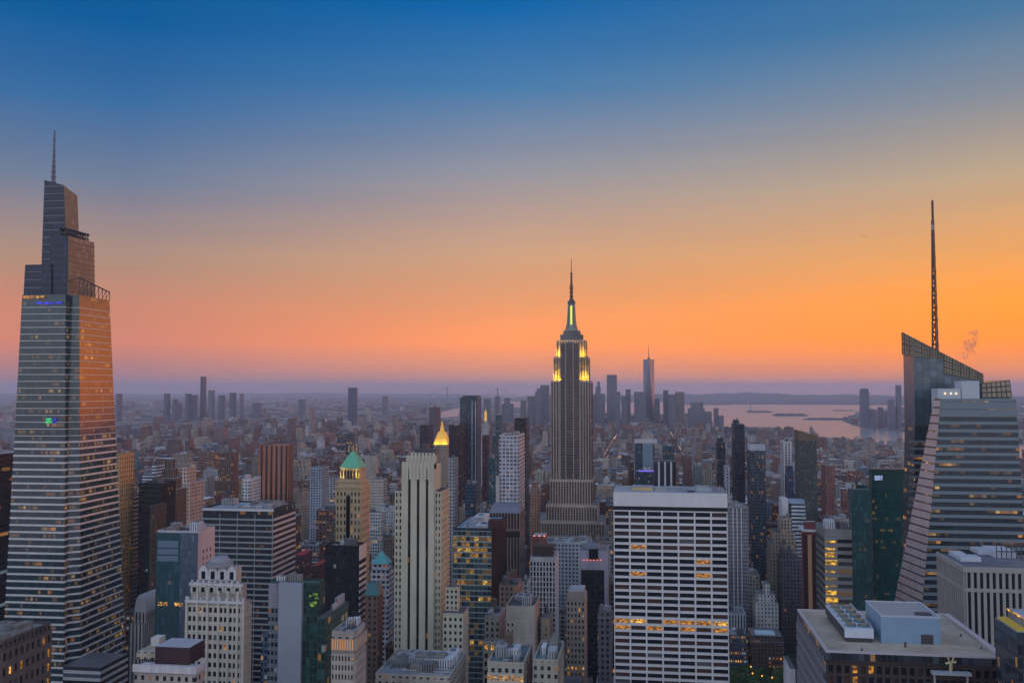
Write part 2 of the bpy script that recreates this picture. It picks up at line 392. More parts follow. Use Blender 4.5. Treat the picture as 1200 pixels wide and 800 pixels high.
PANES = {}
def pane_mesh(w_, h_, mat):
    k = (round(w_, 2), round(h_, 2), mat.name)
    if k not in PANES:
        mb = MB(); mb.box(-w_ / 2, w_ / 2, -.04, .04, -h_ / 2, h_ / 2)
        o = mb.build('window', mat, link=False); PANES[k] = o.data; bpy.data.objects.remove(o)
    return PANES[k]
def grid(root, off, side, X0, X1, Yp, z0, z1, nc, nr, wf, hf, fmat, mats, pick, limit=100, proud=.5, name='window', skip=None, pier=None):
    """window openings of one wall: a frame of piers and spandrels, each pane a part behind it.
    side N: wall y=Yp between X0..X1;  W/E: wall x=Yp between y=X0..X1."""
    fr = MB(); cw, ch = (X1 - X0) / nc, (z1 - z0) / nr
    sg = {'N': -1, 'E': -1, 'W': 1}[side]
    def bx(mb, u0, u1, a, b, n0, n1):
        lo, hi = sorted((Yp + sg * n0, Yp + sg * n1))
        if side == 'N': mb.box(u0 - off.x, u1 - off.x, lo - off.y, hi - off.y, a, b)
        else: mb.box(lo - off.x, hi - off.x, u0 - off.y, u1 - off.y, a, b)
    pw = cw * (1 - wf)
    for i in range(nc + 1):
        c = X0 + i * cw; a, b = max(X0, c - pw / 2), min(X1, c + pw / 2)
        if b - a > .02: bx(fr, a, b, z0, z1, .02, proud)
    sh = ch * (1 - hf)
    for j in range(nr + 1):
        c = z0 + j * ch
        a, b = max(z0, c - sh / 2), min(z1, c + sh / 2)
        if b - a > .02 and hf < 1: bx(fr, X0 + .02, X1 - .02, a, b, .02, proud - .06)
    fr.build('window_frame' if name == 'window' else 'facade_frame', fmat, root)
    rest = MB(); k = 0; rmats = list(mats)
    for j in reversed(range(nr)):
        for i in range(nc):
            if skip and skip(i, j): continue
            u, zc = X0 + (i + .5) * cw, z0 + (j + .5) * ch
            mi = pick(i, nr - 1 - j)
            if k < limit:
                o = bpy.data.objects.new(name, pane_mesh(cw * wf, ch * hf, mats[mi])); COL.objects.link(o); o.parent = root
                if side == 'N': o.location = (u - off.x, Yp - .12 - off.y, zc)
                else: o.location = (Yp + sg * .12 - off.x, u - off.y, zc); o.rotation_euler.z = R(90)
                k += 1
            else:
                rest_z = (zc - ch * hf / 2, zc + ch * hf / 2)
                lo, hi = sorted((Yp + sg * .08, Yp + sg * .16)); h2 = cw * wf / 2
                if side == 'N': rest.box(u - h2 - off.x, u + h2 - off.x, lo - off.y, hi - off.y, *rest_z, mi)
                else: rest.box(lo - off.x, hi - off.x, u - h2 - off.y, u + h2 - off.y, *rest_z, mi)
    if rest.v: tag(rest.build('windows_further_down' if name == 'window' else name, rmats, root), kind='stuff')

def lamp_room(name, base, col, es, sc=.55):
    m = principled(name, base, .4, emit=col, es=es); g = NT(m.node_tree); b = g.n['Principled BSDF']
    pos = g.node('ShaderNodeNewGeometry').outputs['Position']; n = g.node('ShaderNodeTexNoise'); n.inputs['Scale'].default_value = sc; n.inputs['Detail'].default_value = 3
    g.l.new(g.vm('MULTIPLY', pos, (1, 1, 2.2)), n.inputs['Vector'])
    g.put(b.inputs['Emission Strength'], g.m('MULTIPLY', g.ramp(n.outputs[0], [(.38, (.06,) * 3), (.5, (.45,) * 3), (.62, (1.5,) * 3)]), es)); return m
dark = principled('window_dark', (.010, .012, .017), .16, spec=.4)
dark2 = lamp_room('window_brownish', (.015, .008, .010), S(150, 70, 45), .014, .35)
dark3 = principled('window_blinds', (.10, .10, .11), .35)
dim = lamp_room('window_dim_lamp', (.02, .012, .011), S(190, 90, 30), .03)
litm = lamp_room('window_lit', (.06, .04, .03), S(245, 160, 45), .55)
lith = lamp_room('window_bright', (.1, .07, .04), S(255, 185, 75), .9)
WM = [dark, dark2, dark3, dim, litm, lith]
def picker(weights, seed=1, rows=None):
    rn = random.Random(seed)
    def f(i, j):
        w_ = (rows or {}).get(j, weights)
        return rn.choices(range(6), w_)[0]
    return f

# ------------------------------------------------------------------ setting: land, water, islands, hills
gm = bpy.data.materials.new('land'); gm.use_nodes = True
g = NT(gm.node_tree); b = g.n['Principled BSDF']
pos = g.node('ShaderNodeNewGeometry').outputs['Position']
sp = g.node('ShaderNodeSeparateXYZ'); g.l.new(pos, sp.inputs[0])
strt = g.m('LESS_THAN', g.m('FRACT', g.m('DIVIDE', g.m('SUBTRACT', sp.outputs[1], 601), 80)), .22)
n1 = g.node('ShaderNodeTexNoise'); n1.inputs['Scale'].default_value = .004; n1.inputs['Detail'].default_value = 9; g.l.new(pos, n1.inputs['Vector'])
vo = g.node('ShaderNodeTexVoronoi'); vo.inputs['Scale'].default_value = .02; g.l.new(pos, vo.inputs['Vector'])
c = g.ramp(n1.outputs[0], [(.35, (.05, .055, .05)), (.5, (.10, .09, .085)), (.62, (.15, .13, .125))])
c = g.mix(.5, c, g.mix(1.0, vo.outputs['Color'], (.2, .17, .17), 'MULTIPLY'))
g.put(b.inputs['Base Color'], g.mix(strt, c, (.05, .05, .053))); b.inputs['Roughness'].default_value = .9
LAND = gm
def sheet(name, pts, z, mat, thick=3.0, kind='structure', label=None):
    mb = MB(); o = [(p[0], p[1], z - thick) for p in pts]; t = [(p[0], p[1], z) for p in pts]
    area = sum(pts[i][0] * pts[(i + 1) % len(pts)][1] - pts[(i + 1) % len(pts)][0] * pts[i][1] for i in range(len(pts)))
    if area < 0: o.reverse(); t.reverse()
    mb.hexa(o, t)
    ob = mb.build(name, mat); return tag(ob, label, None, None, kind)
FAR = 42000
wat = bpy.data.materials.new('water'); wat.use_nodes = True
g = NT(wat.node_tree); b = g.n['Principled BSDF']
b.inputs['Base Color'].default_value = (.20, .22, .24, 1); b.inputs["Roughness"].default_value = .24; b.inputs['Metallic'].default_value = 0.0
b.inputs['Specular IOR Level'].default_value = .9
pos = g.node('ShaderNodeNewGeometry').outputs['Position']
nn = g.node('ShaderNodeTexNoise'); nn.inputs['Scale'].default_value = .02; nn.inputs['Detail'].default_value = 8
g.l.new(g.vm('MULTIPLY', pos, (.35, 1, 1)), nn.inputs['Vector'])
bu = g.node('ShaderNodeBump'); bu.inputs['Strength'].default_value = .12; bu.inputs['Distance'].default_value = 2
g.l.new(nn.outputs[0], bu.inputs['Height']); g.l.new(bu.outputs[0], b.inputs['Normal'])
sheet('water', [(-FAR, -1500), (FAR, -1500), (FAR, FAR), (-FAR, FAR)], -3, wat, 2)
gp = lambda *l: [tuple(G(*q)[:2]) for q in l]
shore = gp((1400, 575), (1200, 548), (1053, 527), (1010, 521), (960, 514), (925, 510), (896, 507), (878, 504), (860, 500), (836, 499), (800, 496), (760, 497), (700, 494), (650, 484), (620, 479), (600, 476.5), (588, 473), (585, 469), (584, 465.5))
LANDP = [(5000, -1400), (-FAR + 400, -1400), (-FAR + 400, FAR - 400), (-9000, FAR - 400)] + shore[::-1]
sheet('ground', LANDP, 0, LAND)
jersey = gp((998, 497), (1012, 500), (1056, 505), (1110, 511), (1300, 530), (1500, 520), (1500, 470), (1300, 470), (1160, 476), (1056, 478.5), (1020, 481), (1000, 486), (985, 491))
sheet('jersey_ground', jersey, 0, LAND)
sheet('river_bay', gp((517, 490), (541, 487), (541, 477.5), (530, 479), (517, 483)), .12, wat, .1)
sheet('river_narrows', gp((595, 475), (617, 474.5), (617, 468), (595, 468)), .12, wat, .1)
RIVERS = [gp((514, 494), (545, 491), (545, 476), (514, 481)), gp((592, 479), (622, 478), (622, 466), (592, 466))]
isl = principled('island_green', (.05, .06, .045), .95, noise=.3, nscale=.01)
def island(name, y, x0, x1, h, hump=.5, seed=1):
    """a low wooded island: an uneven mound standing in the water"""
    a, b_ = G(x0, y), G(x1, y); mb = MB(); rn = random.Random(seed); n = 26; W_ = (b_ - a).length; dp = max(250, W_ * .28)
    rows = []
    for j in range(5):
        s = j / 4; row = []
        for i in range(n + 1):
            t = i / n; e = min(1, min(t, 1 - t) * 7) * math.sin(math.pi * s) ** .5 if 0 < j < 4 else 0
            p = a.lerp(b_, t); row.append((p.x, p.y + dp * (s - .5) * (.6 + .4 * math.sin(math.pi * t)), -3 + (3.5 + h * (hump + (1 - hump) * rn.random())) * e))
        rows.append(row)
    mb.v = [p for r in rows for p in r]
    for j in range(4):
        for i in range(n): o = j * (n + 1) + i; mb.face((o, o + 1, o + n + 2, o + n + 1))
    return tag(mb.build(name, isl), kind='structure')
island('liberty_island', 482.5, 874, 906, 16, seed=2)
island('ellis_island', 486.5, 905, 948, 22, seed=3)
island('low_island', 491, 940, 1003, 14, seed=4)
island('sand_bar', 480.8, 975, 1002, 8, seed=5)
island('far_spit', 472.8, 893, 992, 20, seed=6)
island('far_pier', 474.0, 800, 860, 10, seed=7)
hillm = principled('far_hills', (.05, .055, .05), .95, noise=.3, nscale=.001)
def ridge(name, pts, dist, dep, seed):
    mb = MB(); rn = random.Random(seed); rows = [[], [], []]; ph = [rn.random() * 6 for _ in range(4)]
    n = 120; x0, x1 = pts[0][0], pts[-1][0]
    for i in range(n + 1):
        px = x0 + (x1 - x0) * i / n
        k = max(j for j in range(len(pts)) if pts[j][0] <= px + 1e-6); k = min(k, len(pts) - 2)
        t = (px - pts[k][0]) / (pts[k + 1][0] - pts[k][0]); h = pts[k][1] * (1 - t) + pts[k + 1][1] * t
        h *= 1 + .12 * math.sin(px * .05 + ph[0]) + .07 * math.sin(px * .17 + ph[1]) + .05 * math.sin(px * .6 + ph[2])
        d = ray(px, 455); d = Vector((d.x, d.y, 0)).normalized()
        for r, (dd, hh) in enumerate(((dist, -2.5), (dist + dep * .5, h), (dist + dep, -2.5))): rows[r].append(tuple(d * dd + Vector((0, 0, hh))))
    mb.v = [p for r in rows for p in r]
    for j in range(2):
        for i in range(n): o = j * (n + 1) + i; mb.face((o, o + 1, o + n + 2, o + n + 1))
    return tag(mb.build(name, hillm), kind='structure')
ridge('far_hills', [(560, 30), (640, 60), (760, 110), (840, 150), (900, 140), (960, 120), (1060, 90), (1150, 110), (1400, 130)], 18500, 9000, 3)
ridge('nearer_shore', [(785, 8), (860, 40), (950, 45), (1100, 50), (1400, 40)], 16000, 2000, 5)
ridge('left_hills', [(-200, 90), (60, 70), (200, 60), (330, 90), (420, 70), (520, 50), (600, 25)], 34000, 6000, 4)

# haze
hz = bpy.data.materials.new('haze'); hz.use_nodes = True
g = NT(hz.node_tree); g.n.clear()
pv = g.node('ShaderNodeVolumePrincipled')
pv.inputs['Color'].default_value = (.655, .68, .87, 1); pv.inputs['Density'].default_value = 4.4e-5; pv.inputs['Anisotropy'].default_value = 0.0
g.l.new(pv.outputs[0], g.node('ShaderNodeOutputMaterial').inputs['Volume'])
HB = MB(); HB.box(-FAR - 900, FAR + 900, -2600, FAR + 900, -8, 436)
tag(HB.build('haze', hz), kind='stuff')

# ------------------------------------------------------------------ the white gridded slab in the middle
h = hero('office_slab', 'broad white office slab with seven bays of long dark windows per floor, right of centre', 'office building', 520, 719, 852, 577, 800,
         style('plain', wall=(.50, .48, .49)), depth=34, kit=False, mark='the white gridded slab')
zt = P(785, 590, 520).z; zr = P(785, 598, 520).z; FH = (P(785, 598, 520).z - P(785, 800, 520).z) / 25.6
nr = int(zr / FH) - 2
rows = {k: (5, 3, 0, 1, .3, 0) for k in (0, 1, 2)}
rows.update({3: (4, 2, 0, 1.5, .5, 0), 5: (4, 2, 0, 2, 1, 0), 7: (4, 1, 0, 1, 1, 0), 9: (4, 0, 0, 1, 1.6, 0), 15: (2, 2, 0, 4, .5, 0), 15: (3, 1, 0, 3, 3, 0), 16: (1, 0, 0, 1, 6, 2), 17: (2, 0, 0, 2, 5, 1), 19: (3, 2, 0, 3, 0, 0), 20: (4, 2, 0, 3, 0, 0), 23: (3, 2, 0, 2, 0, 0)})
whitef = principled('white_travertine', (.56, .545, .56), .7, noise=.06, nscale=.3)
grid(h['root'], h['off'], 'N', h['X0'], h['X1'], h['Y0'], zr - nr * FH, zr, 7, nr, .90, .67, whitef, WM, picker((8, 2, .3, .5, .15, 0), 4, rows), limit=100, proud=1.6)
mb = MB(); o = h['off']; mb.box(h['X0'] - o.x, h['X1'] - o.x, h['Y0'] - 1.6 - o.y, h['Y0'] - .02 - o.y, zr + 2.2, h['z'])
mb.box(h['X0'] - o.x, h['X1'] - o.x, h['Y0'] - .7 - o.y, h['Y0'] - .03 - o.y, zr + .01, zr + 2.2, 1)
mb.build('top_wall', [whitef, dark], h['root'])
def roofbox(h, name, px0, px1, pyt, Ya, Yb, st, z0=None):
    a, b_ = P(px0, pyt, Ya), P(px1, pyt, Ya); mb = MB(); o = h['off']
    mb.box(a.x - o.x, b_.x - o.x, Ya - o.y, Yb - o.y, (h['z'] if z0 is None else z0) + .01, a.z, 0, style(st), roofst((.3, .3, .32)))
    return mb.build(name, FAC, h['root'])
roofbox(h, 'roof_unit', 741, 765, 571, 530, 546, style('plain', wall=(.5, .36, .14)))
roofbox(h, 'roof_unit', 768, 782, 573, 528, 540, 'plain')
roofbox(h, 'roof_unit', 783, 806, 572.5, 532, 548, style('plain', wall=(.25, .33, .33)))
roofbox(h, 'roof_unit', 806, 814, 574.5, 524, 530, 'black')
roofbox(h, 'roof_unit', 816, 832, 571.5, 532, 548, style('plain', wall=(.3, .37, .36)))
mb = MB()
for k in range(6):
    x = P(835 + k * 3, 577, 524).x - o.x; mb.bar((x, 524 - o.y, h['z']), (x + .3, 524 - o.y, h['z'] + 3.2), .15); mb.bar((x, 524 - o.y, h['z'] + 3.1), (x + 1.6, 524 - o.y, h['z'] + .4), .12)
mb.build('roof_frame', principled('dark_metal', (.05, .05, .055), .5), h['root'])

# ------------------------------------------------------------------ cream setback tower with three black stripes
cream = principled('cream_stone', (.46, .42, .33), .85, noise=.10, nscale=.15)
h = hero('setback_tower', 'tall cream limestone tower with three black vertical stripes down its plain front', 'skyscraper', 545, 463, 517, 575, 800,
         style('plain', wall=(.46, .42, .33)), xs=526, tiers=[(472, 510, 543, 3), (476, 508, 533, 6)], kit=False, mark='the striped cream tower')
o, Y = h['off'], 545
X = lambda px, Yy=545: P(px, 650, Yy).x
shX0, shX1 = X(471.5), X(509.5); ztop = P(490, 543, 545).z
mb = MB()
cx = [480.5, 490.8, 501.2]; edges = [shX0]
for c in cx: edges += [X(c - 1.6), X(c + 1.6)]
edges.append(shX1)
for k in range(0, 8, 2): mb.box(edges[k] - o.x, edges[k + 1] - o.x, Y - 2.6 - o.y, Y + 3 - o.y, 0, ztop)
mb.build('shaft_pier', cream, h['root'])
for k in range(1, 6, 2):
    mb = MB(); mb.box(edges[k] - o.x + .02, edges[k + 1] - o.x - .02, Y - 1.2 - o.y, Y + 2.9 - o.y, 0, ztop - 3, 0, style('black', wall=(.012, .012, .013), cw=1, wf=.9, hf=.7, lit=.01))
    mb.build('window_strip', FAC, h['root'])
mb = MB(); mb.box(shX0 - o.x, shX1 - o.x, Y - 2.62 - o.y, Y + 2.98 - o.y, ztop - 3, ztop + .3)
for k in range(9):
    a = shX0 + (shX1 - shX0) * (k + .15) / 9; mb.box(a - o.x, a + 1.6 - o.x, Y - 2.9 - o.y, Y - 2.63 - o.y, ztop - 9, ztop + 1.2)
mb.build('carved_crown', cream, h['root'])
mb = MB(); z1 = h['tops'][-1][4]
for k in range(7):
    a, b_ = X(478) + k * 2.2, 0
    mb.box(a - o.x, a + 1.5 - o.x, Y + 5.6 - o.y, Y + 5.95 - o.y, ztop + .4, z1 + 1.5)
mb.build('crown_fins', cream, h['root'])
mb = MB(); mb.box(X(481) - o.x, X(506) - o.x, Y + 9 - o.y, Y + 18 - o.y, z1, z1 + 3.4); mb.box(X(489) - o.x, X(496) - o.x, Y + 10 - o.y, Y + 16 - o.y, z1 + 3.4, z1 + 6.5)
mb.build('roof_unit', principled('dark_metal'), h['root'])
pk = picker((8, 1, 1.2, .3, .12, 0), 9)
zb = P(490, 800, 545).z; nfl = int((h['z'] - 1 - zb) / 3.7)
grid(h['root'], o, 'N', h['X0'], shX0 - .02, 545, zb, h['z'] - .5, 2, nfl, .42, .52, cream, WM, pk, limit=30)
grid(h['root'], o, 'N', shX1 + .02, h['X1'], 545, zb, h['z'] - .5, 2, nfl, .42, .52, cream, WM, picker((8, 1, 1, .5, .25, 0), 10), limit=30)
gold = principled('golden_lit_stone', (.46, .37, .25), .85, noise=.10, nscale=.15)  # west side: golden evening light put into the cream stone's colour
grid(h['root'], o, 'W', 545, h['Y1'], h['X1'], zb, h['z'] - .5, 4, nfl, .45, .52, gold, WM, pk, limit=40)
h2 = hero('wing_block', 'lower cream stepped wing with paired windows beside the base of the three-striped tower', 'office building', 530, 519, 543, 718, 800,
          style('plain', wall=(.46, .42, .33)), xs=549, tiers=[(520, 537, 687, 6)], units=1)
zb2 = P(530, 800, 530).z; n2 = int((h2['z'] - zb2) / 3.7)
grid(h2['root'], h2['off'], 'N', h2['X0'], h2['X1'], 530, zb2, h2['z'] - 1.5, 4, n2, .45, .52, cream, WM, pk, limit=40)
t = h2['tops'][1]; grid(h2['root'], h2['off'], 'N', t[0], t[1], 536, h2['z'], t[4] - 1, 3, 4, .5, .55, cream, WM, pk, limit=12)

# ------------------------------------------------------------------ the great tapering glass tower on the left
Bx = {}
root = empty('glass_skyscraper', 'giant tapering banded glass tower with stepped crown and mast at the left edge', 'skyscraper', None, (-365, 575, 0))
o = root.location
class Edge:
    def __init__(s, a, b): s.a, s.b = a, b
    def at(s, z): t = (z - s.a.z) / (s.b.z - s.a.z); return s.a.lerp(s.b, t) - Vector((o.x, o.y, 0))
E1 = Edge(P(26, 345, 556), P(6, 715, 546))
E2 = Edge(P(77, 345, 556), P(75, 774, 546))
E2b = Edge(P(81, 345, 561), P(79, 774, 551))
E3 = Edge(P(93, 350, 562), P(94.5, 774, 556))
a3t, a3b = P(93, 350, 562), P(94.5, 774, 556)
E4 = Edge(PXp(128, 345, a3t.x), PXp(148.3, 791, a3b.x))
E5 = Edge(Vector((E1.a.x + 1, E4.a.y, E1.a.z)), Vector((E1.b.x, E4.b.y, E1.b.z)))
ZT = P(60, 345, 556).z
loop = lambda z: [E.at(z) for E in (E1, E2, E2b, E3, E4, E5)]
ovg = glass_mat('tower_glass', (.022, .05, .065), .3, .05, lit=.09, cw=1.6, ch=4.3, es=.7)
mb = MB()
for k in range(24): mb.hexa(loop(ZT * k / 24), loop(ZT * (k + 1) / 24))
mb.build('glass_wall', ovg, root)
band = principled('pale_spandrel', (.50, .475, .47), .45, noise=.12, nscale=.4)
bandw = principled('pale_spandrel_side', (.50, .45, .43), .5)
nf = int(ZT / 4.3)
def strip_band(name, edges_, z, hgt, out, mat, par):
    mb = MB(); lo = [E.at(z) for E in edges_]; hi = [E.at(z + hgt) for E in edges_]; n = len(lo)
    for k in range(n - 1):
        f = Face(lo[k], lo[k + 1], hi[k + 1], hi[k])
        a, b_ = (0.0 if k == 0 else .0), 1
        f.slab(mb, a, b_, 0, 1, -.05, out)
    return mb.build(name, mat, par)
for k in range(1, nf):
    z = k * 4.3
    dim_ = z > P(60, 365, 556).z
    strip_band('spandrel_band', (E1, E2, E2b, E3, E4), z, .45 if z > 225 else 1.2, .35, band, root)
# screens and terrace slabs near the top
mb = MB(); f = Face(E1.at(P(60, 362, 556).z), E2.at(P(60, 362, 556).z), E2.at(P(60, 346, 556).z), E1.at(P(60, 346, 556).z))
f.slab(mb, .34, .93, .34, .5, .3, .5); mb.build('blue_light_panel', lamp_room('blue_lamp', (.02, .03, .2), S(50, 50, 235), .8, .4), root)
mb = MB(); f = Face(E1.at(P(60, 497, 550).z), E2.at(P(60, 497, 550).z), E2.at(P(60, 489, 550).z), E1.at(P(60, 489, 550).z))
f.slab(mb, .62, .74, .1, .9, .3, .5); mb.build('green_light_panel', lamp_room('green_lamp', (.02, .2, .1), S(60, 225, 120), .7, .9), root)
mb = MB(); f.slab(mb, .76, .84, .1, .9, .3, .5); mb.build('blue_light_panel', MATS['blue_lamp'], root)
mb = MB(); f = Face(E1.at(P(60, 350, 556).z), E2.at(P(60, 350, 556).z), E2.at(P(60, 346, 556).z), E1.at(P(60, 346, 556).z))
f.slab(mb, .02, .55, .1, .9, .3, .45); mb.build('lit_terrace', litm, root)
dk = glass_mat('crown_glass_dark', (.022, .036, .07), .1, .18, lit=0, cw=1.6, ch=4.3)
lt = glass_mat('crown_glass_pale', (.17, .16, .13), .05, .45, lit=0, cw=3, ch=4.3)
def block(name, l0, z0, l1, z1, mat, top=None):
    """four-cornered tapered block; l = front-left, front-right, back-right, back-left"""
    mb = MB(); b_ = [(p[0] - o.x, p[1] - o.y, z0) for p in l0]; t = [(p[0] - o.x, p[1] - o.y, (top[i] if top else z1)) for i, p in enumerate(l1)]
    mb.hexa(b_, t); return mb.build(name, mat, root)
zA = P(40, 310, 562).z
def quad(pl, pr, py, Yf, dep, pyr=None):
    a, b_ = P(pl, py, Yf), P(pr, py, Yf); return [(a.x, Yf), (b_.x, Yf), (b_.x, Yf + dep), (a.x, Yf + dep)]
block('crown_wing', quad(27.5, 60, 345, 562, 24), ZT, quad(29.5, 60, 310, 562, 24), zA, dk)
# tall central blade, roof sloping down to the back
bt = P(52, 211, 566); br = P(74.5, 217, 566); Xr = br.x; back = PXp(90, 229, Xr).y
bq0 = P(47.5, 345, 566); bx0 = P(78, 345, 566)
block('crown_blade', [(bq0.x, 566), (bx0.x, 566), (bx0.x, back), (bq0.x, back)], ZT, [(bt.x, 566), (Xr, 566), (Xr, back), (bt.x, back)], bt.z, dk, [bt.z, br.z, PXp(90, 229, Xr).z, PXp(90, 229, Xr).z])
mb = MB(); fz = [Vector((bx0.x + (Xr - bx0.x) * .45 - o.x, 566 - o.y, P(76, 276, 566).z)), None, None, None]
zl = P(76, 272, 566).z; tt = (zl - ZT) / (bt.z - ZT); xl = bx0.x + (Xr - bx0.x) * tt
f = Face(Vector((xl - o.x, 566 - o.y, zl)), Vector((xl - o.x, back - o.y, zl)), Vector((Xr - o.x, back - o.y, PXp(90, 229, Xr).z)), Vector((Xr - o.x, 566 - o.y, br.z)))
f.slab(mb, 0.01, .99, .01, .985, .02, .5)
mb.build('pale_glass_screen', lt, root)
d0 = P(79.5, 276, 563); dX = P(78.5, 340, 563).x; db = PXp(110, 276, d0.x).y; db0 = PXp(111, 340, dX).y; dl = P(58.5, 300, 563).x
block('crown_block', [(dl, 563), (dX, 563), (dX, db0), (dl, db0)], ZT, [(dl, 563), (d0.x, 563), (d0.x, db), (dl, db)], d0.z, dk)
mb = MB(); f = Face(Vector((dX - o.x, 563 - o.y, ZT)), Vector((dX - o.x, db0 - o.y, ZT)), Vector((d0.x - o.x, db - o.y, d0.z)), Vector((d0.x - o.x, 563 - o.y, d0.z)))
f.slab(mb, 0.01, .99, .01, .99, .02, .5); mb.build('pale_glass_screen', lt, root)
mb = MB()
for k in range(1, 12):
    f.slab(mb, 0.0, 1.0, k / 12 - .008, k / 12 + .008, .5, .7)
mb.build('screen_rail', principled('brown_metal', (.16, .11, .08), .6), root)
steel = principled('dark_metal', (.05, .05, .055), .5)
finm = principled('crown_fin', (.16, .17, .20), .5)
def fins(l0, z0, l1, z1, n):
    for k in range(1, n):
        mb = MB(); t = k / n; q0 = [Vector((a[0] + (b[0] - a[0]) * t - o.x, a[1] + (b[1] - a[1]) * t - o.y, z0 + (z1 - z0) * t)) for a, b in zip(l0[:2], l1[:2])]
        F_ = Face(q0[0], q0[1], q0[1] + Vector((0, 0, .5)), q0[0] + Vector((0, 0, .5))); F_.slab(mb, 0, 1, 0, 1, -.05, .3); mb.build('crown_fin', finm, root)
fins([(bq0.x, 566), (bx0.x, 566)], ZT, [(bt.x, 566), (Xr, 566)], bt.z, 16)
fins(quad(27.5, 48, 345, 562, 24), ZT, quad(29.5, 49.5, 310, 562, 24), zA, 4)
mb = MB()      # open steel frames on the two roofs
za, zb_ = d0.z, P(85, 268, 563).z
for q_ in (0, 1):
    xx = d0.x - 1.2 - 3.2 * q_ - o.x
    mb.bar((xx, 560 - o.y, zb_), (xx, db - 4 - o.y, zb_), .8); mb.bar((xx, 561 - o.y, za + 1.2), (xx, db - 4 - o.y, za + 1.2), .5)
    for k in range(9):
        y = 562 + (db - 567) * k / 8 - o.y; y2 = 562 + (db - 567) * min(8, k + 1) / 8 - o.y; mb.bar((xx, y, za), (xx, y, zb_), .4)
        mb.bar((xx, y, za + 1), (xx, y2, zb_), .3)
mb.build('roof_truss', steel, root)
mb = MB(); zc = P(110, 336, 562).z
c3, c4 = E3.at(ZT), E4.at(ZT); c2 = E2.at(ZT)
for k in range(9):
    p = c3.lerp(c4, k / 8); mb.bar((p.x, p.y, ZT), (p.x, p.y, zc + 6 * (1 - k / 8)), .3)
    if k < 8: q = c3.lerp(c4, (k + 1) / 8); mb.bar((p.x, p.y, ZT), (q.x, q.y, zc + 4 * (1 - k / 8)), .2)
mb.bar((c3.x, c3.y, zc + 6), (c4.x, c4.y, zc), .45); mb.bar((c2.x, c2.y, zc + 3), (c3.x, c3.y, zc + 6), .3)
mb.build('terrace_frame', steel, root)
mb = MB(); mp = P(62.5, 214, 572); mz = P(62.5, 153, 572).z
mb.cyl(mp.x - o.x, mp.y - o.y, mp.z - 6, mz - 8, 1.5, .5, n=8); mb.cyl(mp.x - o.x, mp.y - o.y, mz - 8, mz, .8, .5, n=8)
for k in range(9): z = mp.z + (mz - mp.z) * k / 10; mb.cyl(mp.x - o.x, mp.y - o.y, z, z + .5, 1.9 - .13 * k, n=8)
mb.build('mast', principled('mast_steel', (.08, .10, .15), .4), root)
RECTS.append((5, 150, 150, 800, 546)); FOOT.append((-395, -325, 540, 620)); MARKS.append(('the giant banded glass tower', 80, 560))
# lower white base of the tower's street block
h = hero('podium_block', 'low banded white podium at the foot of the giant glass tower', 'office building', 505, 74, 118, 781, 800, style('bandw', cw=60), xs=150, kit=False)

# ------------------------------------------------------------------ faceted glass tower on the right with lattice screen and spire
root = empty('faceted_skyscraper', 'faceted glass tower with slanted lattice crown and tall spire at the right edge', 'skyscraper', None, (180, 570, 0))
o = root.location
YT = 592
tl, tr, bl = P(1070, 395.5, YT), P(1152, 438, YT), P(1063, 700, YT)
YB = PXp(1058, 389, tl.x).y; pk_ = PXp(1058, 389, tl.x).z
bg_ = glass_mat('faceted_glass', (.018, .036, .048), .22, .14, lit=.15, cw=2.2, ch=4.2, es=.5)
plaing = glass_mat('screen_glass', (.08, .12, .15), .3, .2, lit=0, cw=4, ch=4.2)
mb = MB(); b_ = [(bl.x - 2, YT, 0), (tr.x + 4, YT, 0), (tr.x + 4, YB, 0), (bl.x - 2, YB, 0)]
t = [(tl.x, YT, 236), (tr.x + 2, YT, 236), (tr.x + 2, YB, 236), (tl.x, YB, 236)]
L3 = lambda l: [(p[0] - o.x, p[1] - o.y, p[2]) for p in l]
mb.hexa(L3(b_), L3(t)); mb.build('rear_tower', bg_, root)
mb = MB(); t2 = [(tl.x, YT, tl.z - 1), (tr.x, YT, tr.z - 1), (tr.x, YB, tr.z - 1), (tl.x, YB, pk_ - 1)]
t0 = [(tl.x, YT, 236.01), (tr.x, YT, 236.01), (tr.x, YB, 236.01), (tl.x, YB, 236.01)]
mb.hexa(L3(t0), L3(t2)); mb.build('mechanical_storeys', plaing, root)
sf = Face(*[Vector(q) for q in L3([(tl.x - .02, YB, pk_ - 14), (tl.x - .02, YT, tl.z - 11), (tl.x - .02, YT, tl.z), (tl.x - .02, YB, pk_)])])
scr = principled('lattice_panel', (.26, .24, .19), .45, emit=S(200, 160, 90), es=.05, noise=.25, nscale=.25)  # faint amber emission stands in for light from behind the screen
mb = MB(); F = Face(*[Vector(q) for q in L3([(tl.x, YT, 240), (tr.x, YT, 240), (tr.x, YT, tr.z), (tl.x, YT, tl.z)])])
zz = lambda px, py: P(px, py, YT).z
